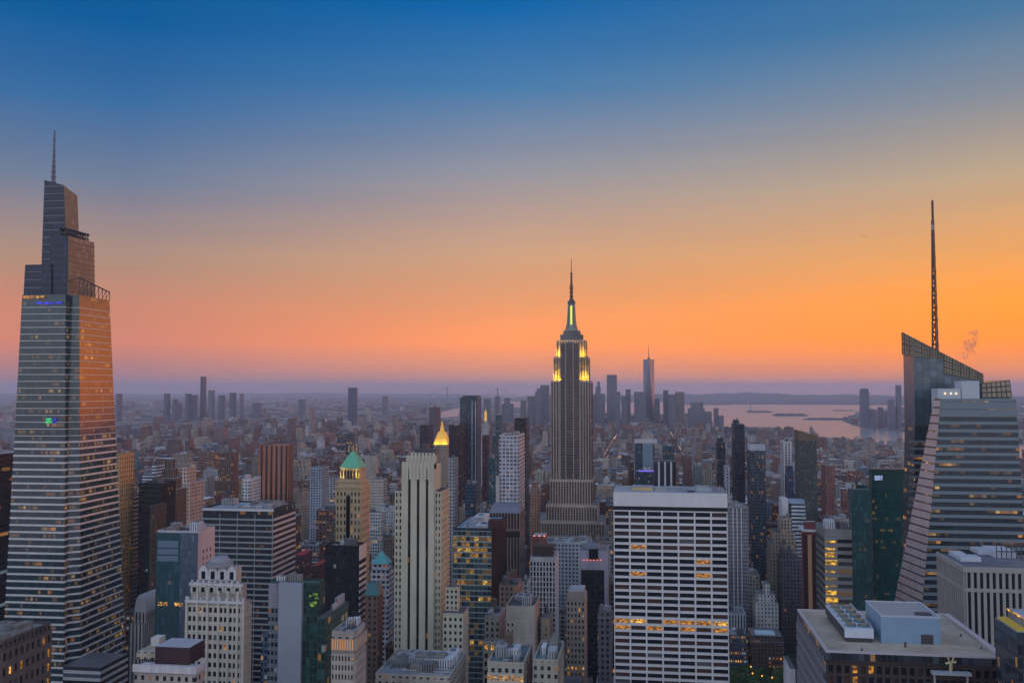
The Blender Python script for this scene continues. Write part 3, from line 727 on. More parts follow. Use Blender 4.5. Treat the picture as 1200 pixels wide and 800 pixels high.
# screen panel: the top strip of the face, deeper towards the right
q = [Vector((tl.x, YT - .3, zz(1070, 418))), Vector((P(1105, 418, YT).x, YT - .3, zz(1105, 420))), Vector((P(1106, 414, YT).x, YT - .3, zz(1106, 414.5))), Vector((tl.x, YT - .3, tl.z))]
q = [Vector((p.x - o.x, p.y - o.y, p.z)) for p in q]; Fa = Face(*q); Fa.slab(mb, 0, 1, 0, 1, -.6, 0)
q2 = [Vector((P(1106, 436, YT).x, YT - .3, zz(1106, 437))), Vector((tr.x, YT - .3, zz(1152, 447))), Vector((tr.x, YT - .3, tr.z)), Vector((P(1106, 414, YT).x, YT - .3, zz(1106, 414.5)))]
q2 = [Vector((p.x - o.x, p.y - o.y, p.z)) for p in q2]; Fb = Face(*q2); Fb.slab(mb, 0, 1, 0, 1, -.6, 0)
sf.slab(mb, 0, 1, 0, 1, .0, .5)
mb.build('lattice_screen', scr, root)
mb = MB()
for Fx, nn_, kk in ((Fa, 11, 7), (Fb, 14, 6), (sf, 4, 4)):
    n0_ = .5 if Fx is sf else 0
    for k in range(nn_ + 1): q_ = .006 if k % 3 else .014; Fx.slab(mb, max(0, k / nn_ - q_), min(1, k / nn_ + q_), 0, 1, n0_, n0_ + .35)
    for k in range(kk + 1): q_ = .016 if k % 2 else .035; Fx.slab(mb, 0, 1, max(0, k / kk - q_), min(1, k / kk + q_), n0_, n0_ + .28)
mb.build('lattice_bars', principled('lattice_metal', (.05, .045, .045), .5), root)
mb = MB()
for (px, py, wd, ht) in ((1127, 464, 21, 17), (1099, 464.5, 27, 9)):
    a, b2 = P(px, py, 560), P(px + wd, py, 560); mb.box(a.x - o.x, b2.x - o.x, 560 - o.y, 572 - o.y, 240, a.z + ht * .5)
mb.build('roof_plant', principled('white_cladding', (.42, .45, .50), .6), root)
for px in (1108, 1115, 1121):
    p = P(px, 462, 559); mb = MB(); mb.box(p.x - .5 - o.x, p.x + .5 - o.x, 559.5 - o.y, 560 - o.y, p.z, p.z + 1); mb.build('roof_lamp', principled('roof_lamp_glow', (.5, .45, .4), .4, emit=S(255, 215, 160), es=1.1), root)
# third block, right rear
mb = MB(); a, b2, c2 = P(1150, 449, 572), P(1183, 445, 572), P(1190.5, 467, 572)
mb.hexa(L3([(a.x, 572, 0), (c2.x, 572, 0), (c2.x, 605, 0), (a.x, 605, 0)]), L3([(a.x, 572, a.z), (b2.x, 572, b2.z), (b2.x, 605, b2.z), (a.x, 605, a.z)])); mb.build('side_tower', plaing, root)
mb = MB(); Fc = Face(*[Vector(q) for q in L3([(a.x, 571.8, a.z - 8), (b2.x + 1, 571.8, a.z - 8), (b2.x, 571.8, b2.z), (a.x, 571.8, a.z)])])
Fc.slab(mb, 0, 1, 0, 1, .0, .2); mb.build('lattice_screen', scr, root)
mb = MB()
for k in range(7): Fc.slab(mb, max(0, k / 6 - .015), min(1, k / 6 + .015), 0, 1, .2, .45)
for k in range(4): Fc.slab(mb, 0, 1, max(0, k / 3 - .04), min(1, k / 3 + .04), .2, .4)
mb.build('lattice_bars', MATS['lattice_metal'], root)
# front block with a cut corner that widens downwards
class Ed2(Edge): pass
A1 = Edge(P(1102.5, 467, 545), P(1085, 660, 545)); A2 = Edge(P(1190.5, 467, 545), P(1199.5, 610, 545))
A0 = Edge(P(1095, 467, 550), P(1057, 660, 572))
bX = 205
A3 = Edge(Vector((A2.a.x, 590, A2.a.z)), Vector((A2.b.x, 590, A2.b.z))); A4 = Edge(P(1097, 467, 590.5), P(1059, 660, 590.5))
zt = A1.a.z
lp = lambda z: [E.at(z) for E in (A1, A2, A3, A4, A0)]
zmid = 60
mb = MB()
for k in range(24): mb.hexa(lp(zmid + (zt - zmid) * k / 24), lp(zmid + (zt - zmid) * (k + 1) / 24))
mb.build('front_tower', bg_, root)
mb = MB(); mb.hexa(lp(0.0), lp(zmid - .01)); mb.build('front_base', bg_, root)
blu = principled('blue_grey_spandrel', (.14, .185, .215), .35)
pinkg = principled('pink_sky_glass', (.46, .38, .39), .35, metal=.3, noise=.15, nscale=.3)  # reflected pink sky put into the cut corner's glass colour
nfl = int(zt / 4.2)
for k in range(14, nfl + 1):
    z = k * 4.2 - 1; hh = 1.7 if z < P(1150, 490, 545).z else 3.9
    hh = min(hh, zt - z)
    if hh > .2: strip_band('spandrel_band', (A1, A2), z, hh, .3, blu, root)
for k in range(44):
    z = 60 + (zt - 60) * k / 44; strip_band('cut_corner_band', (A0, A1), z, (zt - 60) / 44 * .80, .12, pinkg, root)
AL = Edge(Vector((tl.x + .0, YT, tl.z)), Vector((bl.x - .6, YT, bl.z)))
AR = Edge(P(1098, 467, YT), P(1060, 655, YT))
for k in range(18, 55):
    z = k * 4.2 - 1
    strip_band('spandrel_band', (AL, AR), z, 1.4, .3, blu, root)
mb = MB(); sp0 = P(1096.5, 410, 600); sz = P(1092, 235, 600).z
n = 12; zs0 = sp0.z - 12
for k in range(3):
    an = k * 2.094 + .5; r0, r1 = 2.0, .5
    mb.bar((sp0.x + r0 * math.cos(an) - o.x, 600 + r0 * math.sin(an) - o.y, zs0), (sp0.x + r1 * math.cos(an) - o.x, 600 + r1 * math.sin(an) - o.y, sz - 12), .5)
for i in range(n):
    z = zs0 + (sz - 14 - zs0) * i / n; z2 = zs0 + (sz - 14 - zs0) * (i + 1) / n; r = 2.0 + (.5 - 2.0) * i / n
    mb.cyl(sp0.x - o.x, 600 - o.y, z, z + 1.1, r + .45, n=6)
    for k in range(3):
        an, an2 = k * 2.094 + .5, (k + 1) * 2.094 + .5
        mb.bar((sp0.x + r * math.cos(an) - o.x, 600 + r * math.sin(an) - o.y, z), (sp0.x + r * math.cos(an2) - o.x, 600 + r * math.sin(an2) - o.y, z2), .3)
mb.cyl(sp0.x - o.x, 600 - o.y, sz - 40, sz, .75, .7, n=8); mb.cyl(sp0.x - o.x, 600 - o.y, sz - 18, sz - 15, 1.0, 1.0, n=8, mi=1)
mb.build('spire', [principled('spire_steel', (.09, .05, .045), .5), principled('spire_collar', (.45, .30, .28), .5)], root)
RECTS.append((1052, 1200, 235, 705, 545)); FOOT.append((140, 240, 535, 640)); MARKS.append(('the faceted glass tower', 1125, 560))

# ------------------------------------------------------------------ the great stepped stone skyscraper at the centre
root = empty('stepped_skyscraper', 'great stepped limestone skyscraper with floodlit yellow setbacks and a lit mast, centre of the skyline', 'skyscraper', None, (-100, 1288, 0))
o = root.location
YC = 1288
stl = style('lime', wall=(.43, .335, .265), cw=3, ch=3.8)
def tier(px0, px1, pyt, Yf, zlo, name='shaft', taper=None):
    a, b_ = P(px0, pyt, Yf), P(px1, pyt, Yf); mb = MB()
    mb.box(a.x - o.x, b_.x - o.x, Yf - o.y, 2 * YC - Yf - o.y, zlo, a.z, 0, stl if name != 'crown_base' else style(stl, wall=(.15, .14, .135)), roofst((.2, .2, .2)))
    mb.build(name, FAC, root); return a.x, b_.x, a.z
tiers = [(624, 712, 628, 1246, 'base_block'), (628, 708, 610, 1252, 'base_block'), (640, 700, 591, 1258, 'base_block'), (644.5, 695.0, 562, 1262, 'shaft'), (645.5, 692.5, 446, 1266, 'shaft'), (648.5, 689.5, 418, 1270, 'shaft'), (652, 686.5, 398.5, 1274, 'shaft'), (656.5, 682.5, 392, 1277, 'crown_base'), (660, 679.5, 387.5, 1280, 'crown_base')]
zlo = 0; info = []
for (a, b_, c, Yf, nm) in tiers:
    x0, x1, z = tier(a, b_, c, Yf, zlo, nm); info.append((x0, x1, zlo, z, Yf)); zlo = z + .0
wst = style('black', wall=(.125, .092, .08), glass=(.02, .02, .025), cw=1.0, ch=3.8, wf=.8, hf=.5, lit=.012)
for ti, (x0, x1, z0, z1, Yf) in enumerate(info[:7]):
    n = max(6, round((x1 - x0) / 3.6)); cw = (x1 - x0) / n
    mid0, mid1 = -100 - 13, -100 + 14
    for k in range(n):
        u = x0 + (k + .5) * cw; mb = MB(); zt_ = z1 - (2 if ti in (3, 4, 5, 6) else 3)
        mb.box(u - cw * .30 - o.x, u + cw * .30 - o.x, Yf - .35 - o.y, Yf - .02 - o.y, z0 + 1, zt_, 0, wst); mb.build('window_strip', FAC, root)
    if ti > 2:
        yb = 2 * YC - Yf; m_ = max(3, round((yb - Yf) / 4.2)); cw2 = (yb - Yf) / m_
        for k in range(m_):
            u = Yf + (k + .5) * cw2
            mb = MB(); mb.box(x1 + .02 - o.x, x1 + .35 - o.x, u - cw2 * .25 - o.y, u + cw2 * .25 - o.y, z0 + 1, z1 - 3, 0, wst); mb.build('window_strip', FAC, root)
# recessed-looking dark centre bay with a steel rib each side
steelr = principled('bright_rib', (.30, .28, .27), .6)
x0, x1, z0, z1, Yf = info[4]
for px in (656.5, 663, 672, 679.5):
    a = P(px, 500, 1266).x
    mb = MB(); mb.box(a - .5 - o.x, a + .5 - o.x, 1266 - 1.3 - o.y, 1266 - o.y, z0, info[6][3] - 4); mb.build('steel_rib', steelr, root)
mb = MB(); a, b_ = P(657.5, 500, 1266).x, P(678.5, 500, 1266).x
mb.box(a - o.x, b_ - o.x, 1266 - .9 - o.y, 1266 - .40 - o.y, z0 + 2, info[6][3] - 4.5, 0, style(wst, cw=1.7, wf=.6, lit=.02)); mb.build('centre_bay', FAC, root)
# mast
mx = P(669.8, 386, YC).x - o.x
zm0 = info[-1][3]; zp = lambda y: P(669.8, y, YC).z
msteel = principled('mast_alloy', (.22, .21, .20), .45, metal=.2)
mb = MB(); mb.cyl(mx, 0, zm0, zp(384), 9.3, 8.4, n=16); mb.cyl(mx, 0, zp(384), zp(378), 7.0, 5.6, n=16); mb.cyl(mx, 0, zp(378), zp(356), 5.4, 4.4, n=16)
for k in range(4):
    an = k * math.pi / 2 + .785
    for i in range(5):
        w0 = 9.5 - 4.2 * (i / 5) ** .5; w1 = 9.5 - 4.2 * ((i + 1) / 5) ** .5
        za, zb_ = zp(385 - 6 * i), zp(385 - 6 * (i + 1)); mb.bar((mx + w0 * math.cos(an), w0 * math.sin(an), za), (mx + w1 * math.cos(an), w1 * math.sin(an), zb_), .8)
mb.build('mast', msteel, root)
mb = MB(); mb.cyl(mx, 0, zp(356), zp(353), 5.6, 5.2, n=16); mb.cyl(mx, 0, zp(353), zp(350), 4.2, 2.4, n=16); mb.build('mast_cap', steel, root)
mg = principled('mast_lamp_glass', (.2, .25, .1), .4, emit=S(215, 225, 60), es=1.15)
mb = MB(); mb.box(mx - 1.3, mx + 1.3, -6.1, -5.2, zp(381), zp(358.5)); mb.build('mast_window', mg, root)
mb = MB()
mb.cyl(mx, 0, zp(350), zp(336), 2.0, 1.7, n=8); mb.cyl(mx, 0, zp(336), zp(320), 1.3, .9, n=8); mb.cyl(mx, 0, zp(320), zp(303), .55, .3, n=6)
for y_ in (348, 343, 339, 336, 333, 329, 325, 321): mb.cyl(mx, 0, zp(y_), zp(y_) + 1.6, 2.9 if y_ > 334 else 2.0, n=8)
mb.build('antenna', principled('antenna_steel', (.06, .04, .04), .5), root)
def flood(parent, x, y, z, power, col, sx=10, sy=1.5, tilt=25, side=0):
    L = bpy.data.lights.new('floodlight', 'AREA'); L.shape = 'RECTANGLE'; L.size = sx; L.size_y = sy; L.energy = power; L.color = col; L.spread = R(140)
    ob = bpy.data.objects.new('floodlight', L); COL.objects.link(ob); ob.parent = parent; ob.location = (x, y, z)
    d = Vector((0, math.cos(R(90 - tilt)), math.sin(R(90 - tilt))))
    ob.rotation_euler = (-d).to_track_quat('Z', 'Y').to_euler(); return ob
YEL = (1, .60, .03)
for (pa, zref, Yf, pw) in (((649.5, 689), 4, 1270, 9000), ((654, 685), 5, 1274, 8000)):
    for px in pa:
        c = P(px + (3 if px < 670 else -3.5), 440, Yf); flood(root, c.x - o.x, Yf - 4.6 - o.y, info[zref][3] + .9, pw * .9, YEL, 13, 2.5, 20)
mb = MB()
for (pa, zref, Yf) in (((650.5, 655, 684.5, 689), 4, 1266.6), ((655, 658, 681, 684), 5, 1270.6)):
    for px in pa:
        c = P(px, 440, Yf); mb.box(c.x - 1.0 - o.x, c.x + 1.0 - o.x, Yf - o.y, Yf + .8 - o.y, info[zref][3] + .05, info[zref][3] + .8)
mb.build('floodlight_housing', principled('flood_lens', (.5, .4, .1), .4, emit=S(255, 190, 20), es=.5), root)
RECTS.append((644, 697, 303, 575, 1262)); RECTS.append((628, 708, 575, 630, 1250)); FOOT.append((-160, -35, 1240, 1335)); MARKS.append(('the great stepped skyscraper', 669, 540))

# ------------------------------------------------------------------ near and middle buildings, one by one
principled('slate', (.15, .16, .20), .7, noise=.1, nscale=.3)
H = hero
H('office_tower', 'black office tower with gold lit floors peeping out behind the giant glass tower, left edge', 'office building', 640, -25, 15, 532, 740, style('black', ch=4, hf=.6, wf=1.1, cw=9, lit=.05), depth=40, kit=False)
h = H('office_block', 'dark stone office block with flat roof and lit punched windows in the bottom left corner', 'office building', 407, -60, 1, 753, 800, style('brown', wall=(.11, .085, .08)), xs=59, units=5, rc=(.20, .22, .26), mark='the dark bottom-left block')
nst = principled('dark_brown_stone', (.13, .10, .09), .8, noise=.1, nscale=.2)
grid(h['root'], h['off'], 'W', h['Y0'], h['Y1'], h['X1'], P(30, 800, 430).z - 6, h['z'] - 3, 9, 4, .55, .55, nst, WM, picker((6, 2, 1, 1, 2, .3), 3), limit=60, proud=.8)
grid(h['root'], h['off'], 'N', h['X0'], h['X1'], h['Y0'], h['z'] - 26, h['z'] - 3, 8, 4, .55, .55, nst, WM, picker((6, 2, 1, 1, 2, .3), 3), limit=30, proud=.8)
H('apartment_tower', 'slender ochre brick tower just right of the giant glass tower', 'apartment building', 690, 122, 157.5, 533, 705, style('tan', wall=(.42, .27, .13), wf=.35), depth=20, units=1, mark='the slender ochre tower')
H('apartment_tower', 'thin pale banded slab half hidden between the ochre tower and the black slab', 'apartment building', 720, 150, 163, 580, 690, style('bandw', ch=3.4), depth=20, kit=False)
H('office_tower', 'narrow black glass slab standing behind the brown art deco tower, left', 'office building', 705, 163, 206, 568, 700, style('black', lit=.012), depth=25, units=1)
H('office_tower', 'plain dark brown shaft against the front of the narrow black slab', 'office building', 680, 176, 186, 592, 690, style('brown', wall=(.10, .075, .06), wf=.3), depth=18, kit=False)
H('art_deco_tower', 'brown art deco tower with gold-lit ribs and pointed crown, left', 'skyscraper', 760, 184, 208, 573, 660, style('rib', wall=(.19, .12, .09), cw=2.2, wf=.45, hf=.9, ch=3.6), xs=219, tiers=[(187, 206, 560, 3), (190, 204, 549, 6), (193, 202, 538, 8)], kit=False, mark='the brown art deco tower')
H('apartment_block', 'low pink-cream stepped block behind the brown art deco tower', 'apartment building', 900, 209, 234, 566, 600, style('cream', wall=(.50, .36, .30)), depth=30, tiers=[(212, 226, 549, 5)])
H('apartment_block', 'white and blue banded apartment block left of the brown art deco tower top', 'apartment building', 930, 167, 192, 556, 570, style('bandw', ch=3.2, wall=(.5, .54, .60)), depth=40, tiers=[(178, 186, 545, 8)])
h = H('glass_office_tower', 'teal glass office tower with a blank pale pink side wall, lower left', 'office building', 480, 184, 232, 624, 760, style('dglass', wall=(.03, .07, .09), glass=(.02, .06, .08), lit=.004), xs=251, kit=False, mark='the teal pink-sided tower')
o = h['off']; xm = P(212, 640, 480).x
tg = glass_mat('teal_glass', (.04, .11, .14), .4, .12, lit=.01, ch=4); bgl = glass_mat('blue_glass', (.10, .14, .21), .4, .2, lit=0, ch=4)
mb = MB(); mb.box(h['X0'] - o.x, xm - o.x, 479.5 - o.y, 479.98 - o.y, 0, h['z']); mb.build('glass_wall', tg, h['root'])
mb = MB(); mb.box(xm + .02 - o.x, h['X1'] - o.x, 479.3 - o.y, 479.97 - o.y, 0, h['z'] + .2); mb.build('glass_wall', bgl, h['root'])
for y0_, y1_ in ((633, 641), (642.5, 649), (650.5, 657)):
    mb = MB(); mb.box(h['X0'] + 1 - o.x, xm - 1 - o.x, 479.1 - o.y, 479.45 - o.y, P(200, y1_, 480).z, P(200, y0_, 480).z); mb.build('louvre_panel', principled('blue_louvre', (.10, .15, .22), .5), h['root'])
pw = principled('pale_pink_panel', (.50, .40, .41), .6, noise=.05, nscale=.2)
mb = MB(); mb.box(h['X1'] + .02 - o.x, h['X1'] + .4 - o.x, 480 - o.y, h['Y1'] - o.y, 0, h['z'] + 1.2); mb.build('side_wall', pw, h['root'])
for j in range(10):
    for i in range(3):
        mb = MB(); yy = 480 + (h['Y1'] - 480) * (.3 + .22 * i); zz_ = P(240, 646 + 8 * j, 485).z
        mb.box(h['X1'] + .3 - o.x, h['X1'] + .46 - o.x, yy - .5 - o.y, yy + .5 - o.y, zz_ - 1, zz_ + 1); mb.build('window', dark, h['root'])
for k in (0, 1, 3):
    mb = MB(); x_ = P(185 + k * 6.5, 707, 479).x; mb.box(x_ - o.x, x_ + 2.2 * (1 + (k == 3)) - o.x, 479.05 - o.y, 479.45 - o.y, P(200, 709, 480).z, P(200, 705, 480).z); mb.build('lit_window', lith, h['root'])
roof_kit(h['root'], h['X0'] - o.x, h['X1'] - o.x, 480.5 - o.y, h['Y1'] - o.y, h['z'], units=4, wall=(.4, .38, .42))

# cream gothic tower, lower left
h = H('gothic_tower', 'cream stone tower with gabled white-trimmed crown and many paired windows, bottom left', 'skyscraper', 430, 219, 286, 704, 800, style('plain', wall=(.40, .36, .32)), xs=294, tiers=[(224, 284, 683, 3), (234, 278, 663, 8)], kit=False, mark='the cream gabled tower')
o = h['off']; crs = principled('grey_cream_stone', (.46, .42, .37), .85, noise=.1, nscale=.2); wht = principled('white_trim', (.50, .48, .50), .65, noise=.15, nscale=.5)
zb = P(250, 800, 430).z - 2
pk = picker((8, 2, 1.2, .4, .35, 0), 21, {9: (6, 1, 1, 1, 1.5, .3)})
for k, (a, b_) in enumerate(((220, 231), (232, 243), (244, 256), (257, 267), (268, 278), (279, 286))):
    u0, u1 = P(a, 720, 430).x, P(b_, 720, 430).x
    n_ = 9; grid(h['root'], o, 'N', u0, u1, 430, zb, h['z'] - 2 + (0 if k in (0, 5) else 0), 2, n_, .62, .55, crs, WM, pk, limit=18, proud=.45)
for k, px in enumerate((219.3, 231.5, 243.5, 256.5, 267.5, 278.5, 285.6)):
    x_ = P(px, 720, 430).x; mb = MB(); mb.box(x_ - .55 - o.x, x_ + .55 - o.x, 429.0 - o.y, 429.95 - o.y, 0, h['z'] + (2 if k in (0, 6) else 5)); mb.build('pier', crs, h['root'])
grid(h['root'], o, 'W', 430, h['Y1'], h['X1'], zb, h['z'] - 2, 4, 9, .5, .55, crs, WM, pk, limit=36)
def gable_row(h, t, n, hg, mat, off=.3):
    o = h['off']; x0, x1, y0, y1, z = t; wd = (x1 - x0) / n
    for k in range(n):
        a = x0 + k * wd - o.x; mb = MB(); q = [(a + .1, y0 - off - .9 - o.y, z - hg), (a + wd - .1, y0 - off - .9 - o.y, z - hg), (a + wd - .1, y0 - off - o.y, z - hg), (a + .1, y0 - off - o.y, z - hg)]
        # a pointed gable: five-cornered panel with depth
        F_ = [(a + .1, z - hg), (a + wd - .1, z - hg), (a + wd - .1, z - .3 * hg), (a + wd / 2, z + .9), (a + .1, z - .3 * hg)]
        i0 = len(mb.v); mb.v += [(x, y0 - off - .6 - o.y, zz_) for x, zz_ in F_] + [(x, y0 - off - o.y, zz_) for x, zz_ in F_]
        mb.face((i0, i0 + 1, i0 + 2, i0 + 3, i0 + 4)); mb.face((i0 + 9, i0 + 8, i0 + 7, i0 + 6, i0 + 5))
        for i in range(5): j = (i + 1) % 5; mb.face((i0 + i, i0 + 5 + i, i0 + 5 + j, i0 + j))
        mb.build('gable', mat, h['root'])
        mb = MB(); mb.box(a + wd * .3, a + wd * .7, y0 - off - .75 - o.y, y0 - off - .62 - o.y, z - hg + .4, z - .35 * hg); mb.build('window', dark, h['root'])
gable_row(h, h['tops'][2], 4, 6.2, wht); gable_row(h, h['tops'][1], 6, 4.2, crs)
for t, hh in ((h['tops'][0], 1.6), (h['tops'][1], 1.4)):
    mb = MB(); mb.box(t[0] - .5 - o.x, t[1] + .4 - o.x, t[2] - 1.2 - o.y, t[2] - .05 - o.y, t[4] - hh * .5, t[4] + hh * .3)
    for k in range(9):
        a = t[0] + (t[1] - t[0]) * (k + .2) / 9 - o.x; mb.box(a, a + .8, t[2] - 1.3 - o.y, t[2] - .1 - o.y, t[4] + hh * .3, t[4] + 1.7)
    mb.build('white_cornice', wht, h['root'])
t = h['tops'][2]; mb = MB(); mb.cyl((t[0] + t[1]) / 2 - o.x, (t[2] + t[3]) / 2 - o.y, t[4] + .02, t[4] + 2.2, 6, 6, n=16); mb.cyl((t[0] + t[1]) / 2 - o.x, (t[2] + t[3]) / 2 - o.y, t[4] + 2.25, t[4] + 4.6, 5, 3.4, n=14); mb.build('roof_unit', principled('pale_slate', (.22, .23, .27), .7), h['root'])

h = H('stone_block', 'squat white-corniced block with a maroon penthouse box on its roof, bottom edge', 'office building', 372, 158, 229, 783, 800, style('cream', wall=(.40, .34, .31)), xs=239, kit=False, rc=(.4, .38, .42))
o = h['off']; mb = MB(); mb.box(h['X0'] - .6 - o.x, h['X1'] + .6 - o.x, 371.2 - o.y, 371.95 - o.y, h['z'] - 1.6, h['z'] + 1.4); mb.box(h['X1'] + .05 - o.x, h['X1'] + .7 - o.x, 372 - o.y, h['Y1'] - o.y, h['z'] - 1.6, h['z'] + 1.4); mb.build('white_cornice', wht, h['root'])
a, b_ = P(182, 757, 378), P(222, 757, 378); mb = MB(); mb.box(a.x - o.x, b_.x - o.x, 378 - o.y, 392 - o.y, h['z'] + .01, a.z, 0, style('plain', wall=(.05, .025, .03)), roofst((.36, .34, .40))); mb.build('penthouse', FAC, h['root'])
a, b_ = P(160, 763, 384), P(182, 763, 384); mb = MB(); mb.box(a.x - o.x, b_.x - .1 - o.x, 384 - o.y, 396 - o.y, h['z'] + .01, a.z, 0, style('cream')); mb.build('stair_house', FAC, h['root'])
a, b_ = P(176, 747, 393), P(186, 747, 393); mb = MB(); mb.box(a.x - o.x, b_.x - o.x, 393.5 - o.y, 399 - o.y, h['z'] + .02, a.z, 0, style('plain', wall=(.55, .52, .5))); mb.build('chimney', FAC, h['root'])

h = H('beaux_arts_block', 'pale columned block with a rounded barrel roof, tucked beside the giant glass tower', 'civic building', 610, 151, 181, 731, 760, style('rib', wall=(.42, .38, .36), ch=50, cw=2.6, wf=.4), depth=30, tiers=[(156, 184, 717, 4)], kit=False)
o = h['off']; t = h['tops'][1]; mb = MB(); cx_, ry = (t[0] + t[1]) / 2 - o.x, (t[1] - t[0]) / 2 * .92; n = 14; rh = P(170, 697, 614).z - t[4]
lo, hi = [], []
for k in range(n + 1): an = math.pi * k / n; lo.append((cx_ + ry * math.cos(an), t[2] + 1 - o.y, t[4] + rh * math.sin(an))); hi.append((cx_ + ry * math.cos(an), t[3] - 1 - o.y, t[4] + rh * math.sin(an)))
mb.hexa(lo[::-1], hi[::-1]); mb.build('barrel_roof', principled('pale_copper', (.38, .38, .42), .5), h['root'])

# big banded slab
h = H('banded_slab', 'wide dark slab with thin white floor bands and a white flat roof, left of centre', 'office building', 620, 238, 320, 597, 705, style('dglass', wall=(.03, .035, .04)), xs=346, rc=(.34, .36, .42), units=5, mark='the wide white-banded slab')
o = h['off']; bandg = principled('grey_band', (.27, .30, .32), .6); bandl = principled('pale_band', (.42, .39, .40), .6)
k = 0; z = h['z'] - 7
bgm = glass_mat('slab_glass', (.025, .032, .04), .25, .15, lit=.02, cw=1.5, ch=3.9, es=.6)
mb = MB(); mb.box(h['X0'] - .06 - o.x, h['X1'] + .06 - o.x, 619.94 - o.y, h['Y1'] + .06 - o.y, .1, h['z'] - 3.5); mb.build('glass_wall', bgm, h['root'])
while z > 5:
    mb = MB(); mb.box(h['X0'] - .3 - o.x, h['X1'] + .3 - o.x, 619.5 - o.y, 619.9 - o.y, z, z + 1.1)
    mb.box(h['X1'] + .1 - o.x, h['X1'] + .5 - o.x, 619.95 - o.y, h['Y1'] - o.y, z - .25, z + 1.35, 1); mb.build('floor_band', [bandg, bandl], h['root']); z -= 3.9
for k in range(5):
    x_ = h['X0'] + (h['X1'] - h['X0']) * k / 4; mb = MB(); mb.box(x_ - .25 - o.x, x_ + .25 - o.x, 619.3 - o.y, 619.48 - o.y, 5, h['z'] - 3); mb.build('pier', bandg, h['root'])
mb = MB(); mb.box(h['X0'] - .3 - o.x, h['X1'] + .5 - o.x, 619.4 - o.y, 619.95 - o.y, h['z'] - .8, h['z'] + .9); mb.build('roof_edge', principled('roof_edge_white', (.55, .55, .6), .6), h['root'])

H('brick_tower', 'rust-brown tower with dark vertical window slots and no setbacks, left of centre', 'office building', 1290, 303, 338, 522, 592, style('rust', wall=(.34, .13, .08), cw=7.4, wf=.42, ch=100, hf=1.1), xs=344, units=1, mark='the rust-brown slotted tower')
h = H('office_tower', 'black office tower with diagonal-looking white floor bands on its narrow right side, left of centre', 'office building', 560, 381, 421, 641, 735, style('black', wall=(.012, .014, .02), lit=.004), xs=429, units=2, mark='the banded-sided black tower')
o = h['off']; z = h['z'] - 12
while z > 5:
    mb = MB(); mb.box(h['X1'] + .05 - o.x, h['X1'] + .5 - o.x, 560 - o.y, h['Y1'] - o.y, z, z + 1.7); mb.build('floor_band', principled('white_band', (.55, .53, .55), .6), h['root']); z -= 3.8
mb = MB(); mb.box(h['X1'] + .05 - o.x, h['X1'] + .5 - o.x, 560 - o.y, h['Y1'] - o.y, h['z'] - 7.5, h['z'] + 1); mb.build('side_wall', MATS['white_band'], h['root'])
h = H('glass_office_block', 'low green glass block with a blank blue-grey slab wall in front, bottom left of centre', 'office building', 430, 316, 374, 684, 800, style('green', lit=.02), xs=378, units=3, mark='the green glass block')
o = h['off']; slab = principled('blue_grey_slab', (.24, .26, .32), .6, noise=.05, nscale=.2)
a, b_ = P(327, 683, 428), P(354, 683, 428); mb = MB(); mb.box(a.x - o.x, b_.x - o.x, 427.5 - o.y, 429.98 - o.y, 0, a.z + .3); mb.build('slab_wall', slab, h['root'])
mb = MB(); mb.box(h['X0'] - o.x, a.x - .05 - o.x, 428.8 - o.y, 429.9 - o.y, 0, h['z'] - 11, 0, style('dglass', wall=(.14, .15, .18), wf=.7, hf=.5)); mb.box(h['X0'] - o.x, a.x - .05 - o.x, 428.8 - o.y, 429.9 - o.y, h['z'] - 11, h['z'] + .2, 0, style('plain', wall=(.22, .22, .26))); mb.build('left_bay', FAC, h['root'])
for (px, py, w_, m_) in ((362, 698, 3, 'g'), (366, 696.5, 7, 'g'), (369, 700, 5, 'g'), (362, 707, 4, 'g'), (366, 706, 6, 'g'), (364, 709, 6, 'g')):
    p = P(px, py, 429.6); mb = MB(); mb.box(p.x - o.x, p.x + w_ * .35 - o.x, 429.55 - o.y, 429.9 - o.y, p.z - .5, p.z + .6); mb.build('lit_window', lamp_room('green_lit', (.05, .08, .03), S(150, 200, 60), .5), h['root'])
H('glass_office_block', 'dark green glass annex stepping down beside the green glass block', 'office building', 425, 372, 388, 724, 800, style('green', lit=.05), depth=35, units=2)
h = H('masonry_block', 'cream corner block with a lit colonnade along its top floor, bottom left of centre', 'office building', 400, 389, 415, 742, 800, style('cream', wall=(.38, .33, .30)), xs=428, units=3, rc=(.22, .25, .30), mark='the lit-colonnade block')
o = h['off']; cst = principled('tan_stone', (.38, .33, .29), .85, noise=.1, nscale=.3)
lt_ = principled('loggia_lamp', (.3, .2, .1), .5, emit=S(255, 160, 70), es=.55)
grid(h['root'], o, 'N', h['X0'], h['X1'], 400, h['z'] - 7, h['z'] - 2, 9, 1, .6, .9, cst, [lt_] * 6, picker((1, 0, 0, 0, 0, 0)), limit=9, proud=1)
grid(h['root'], o, 'W', 400, h['Y1'], h['X1'], h['z'] - 7, h['z'] - 2, 7, 1, .6, .9, cst, [lt_] * 6, picker((1, 0, 0, 0, 0, 0)), limit=9, proud=1)
grid(h['root'], o, 'N', h['X0'], h['X1'], 400, h['z'] - 28, h['z'] - 8.5, 7, 5, .5, .55, cst, WM, picker((8, 2, 1, .4, .3, 0), 8), limit=40)
grid(h['root'], o, 'W', 400, h['Y1'], h['X1'], h['z'] - 28, h['z'] - 8.5, 6, 5, .5, .55, cst, WM, picker((8, 2, 1, .4, .3, 0), 8), limit=40)

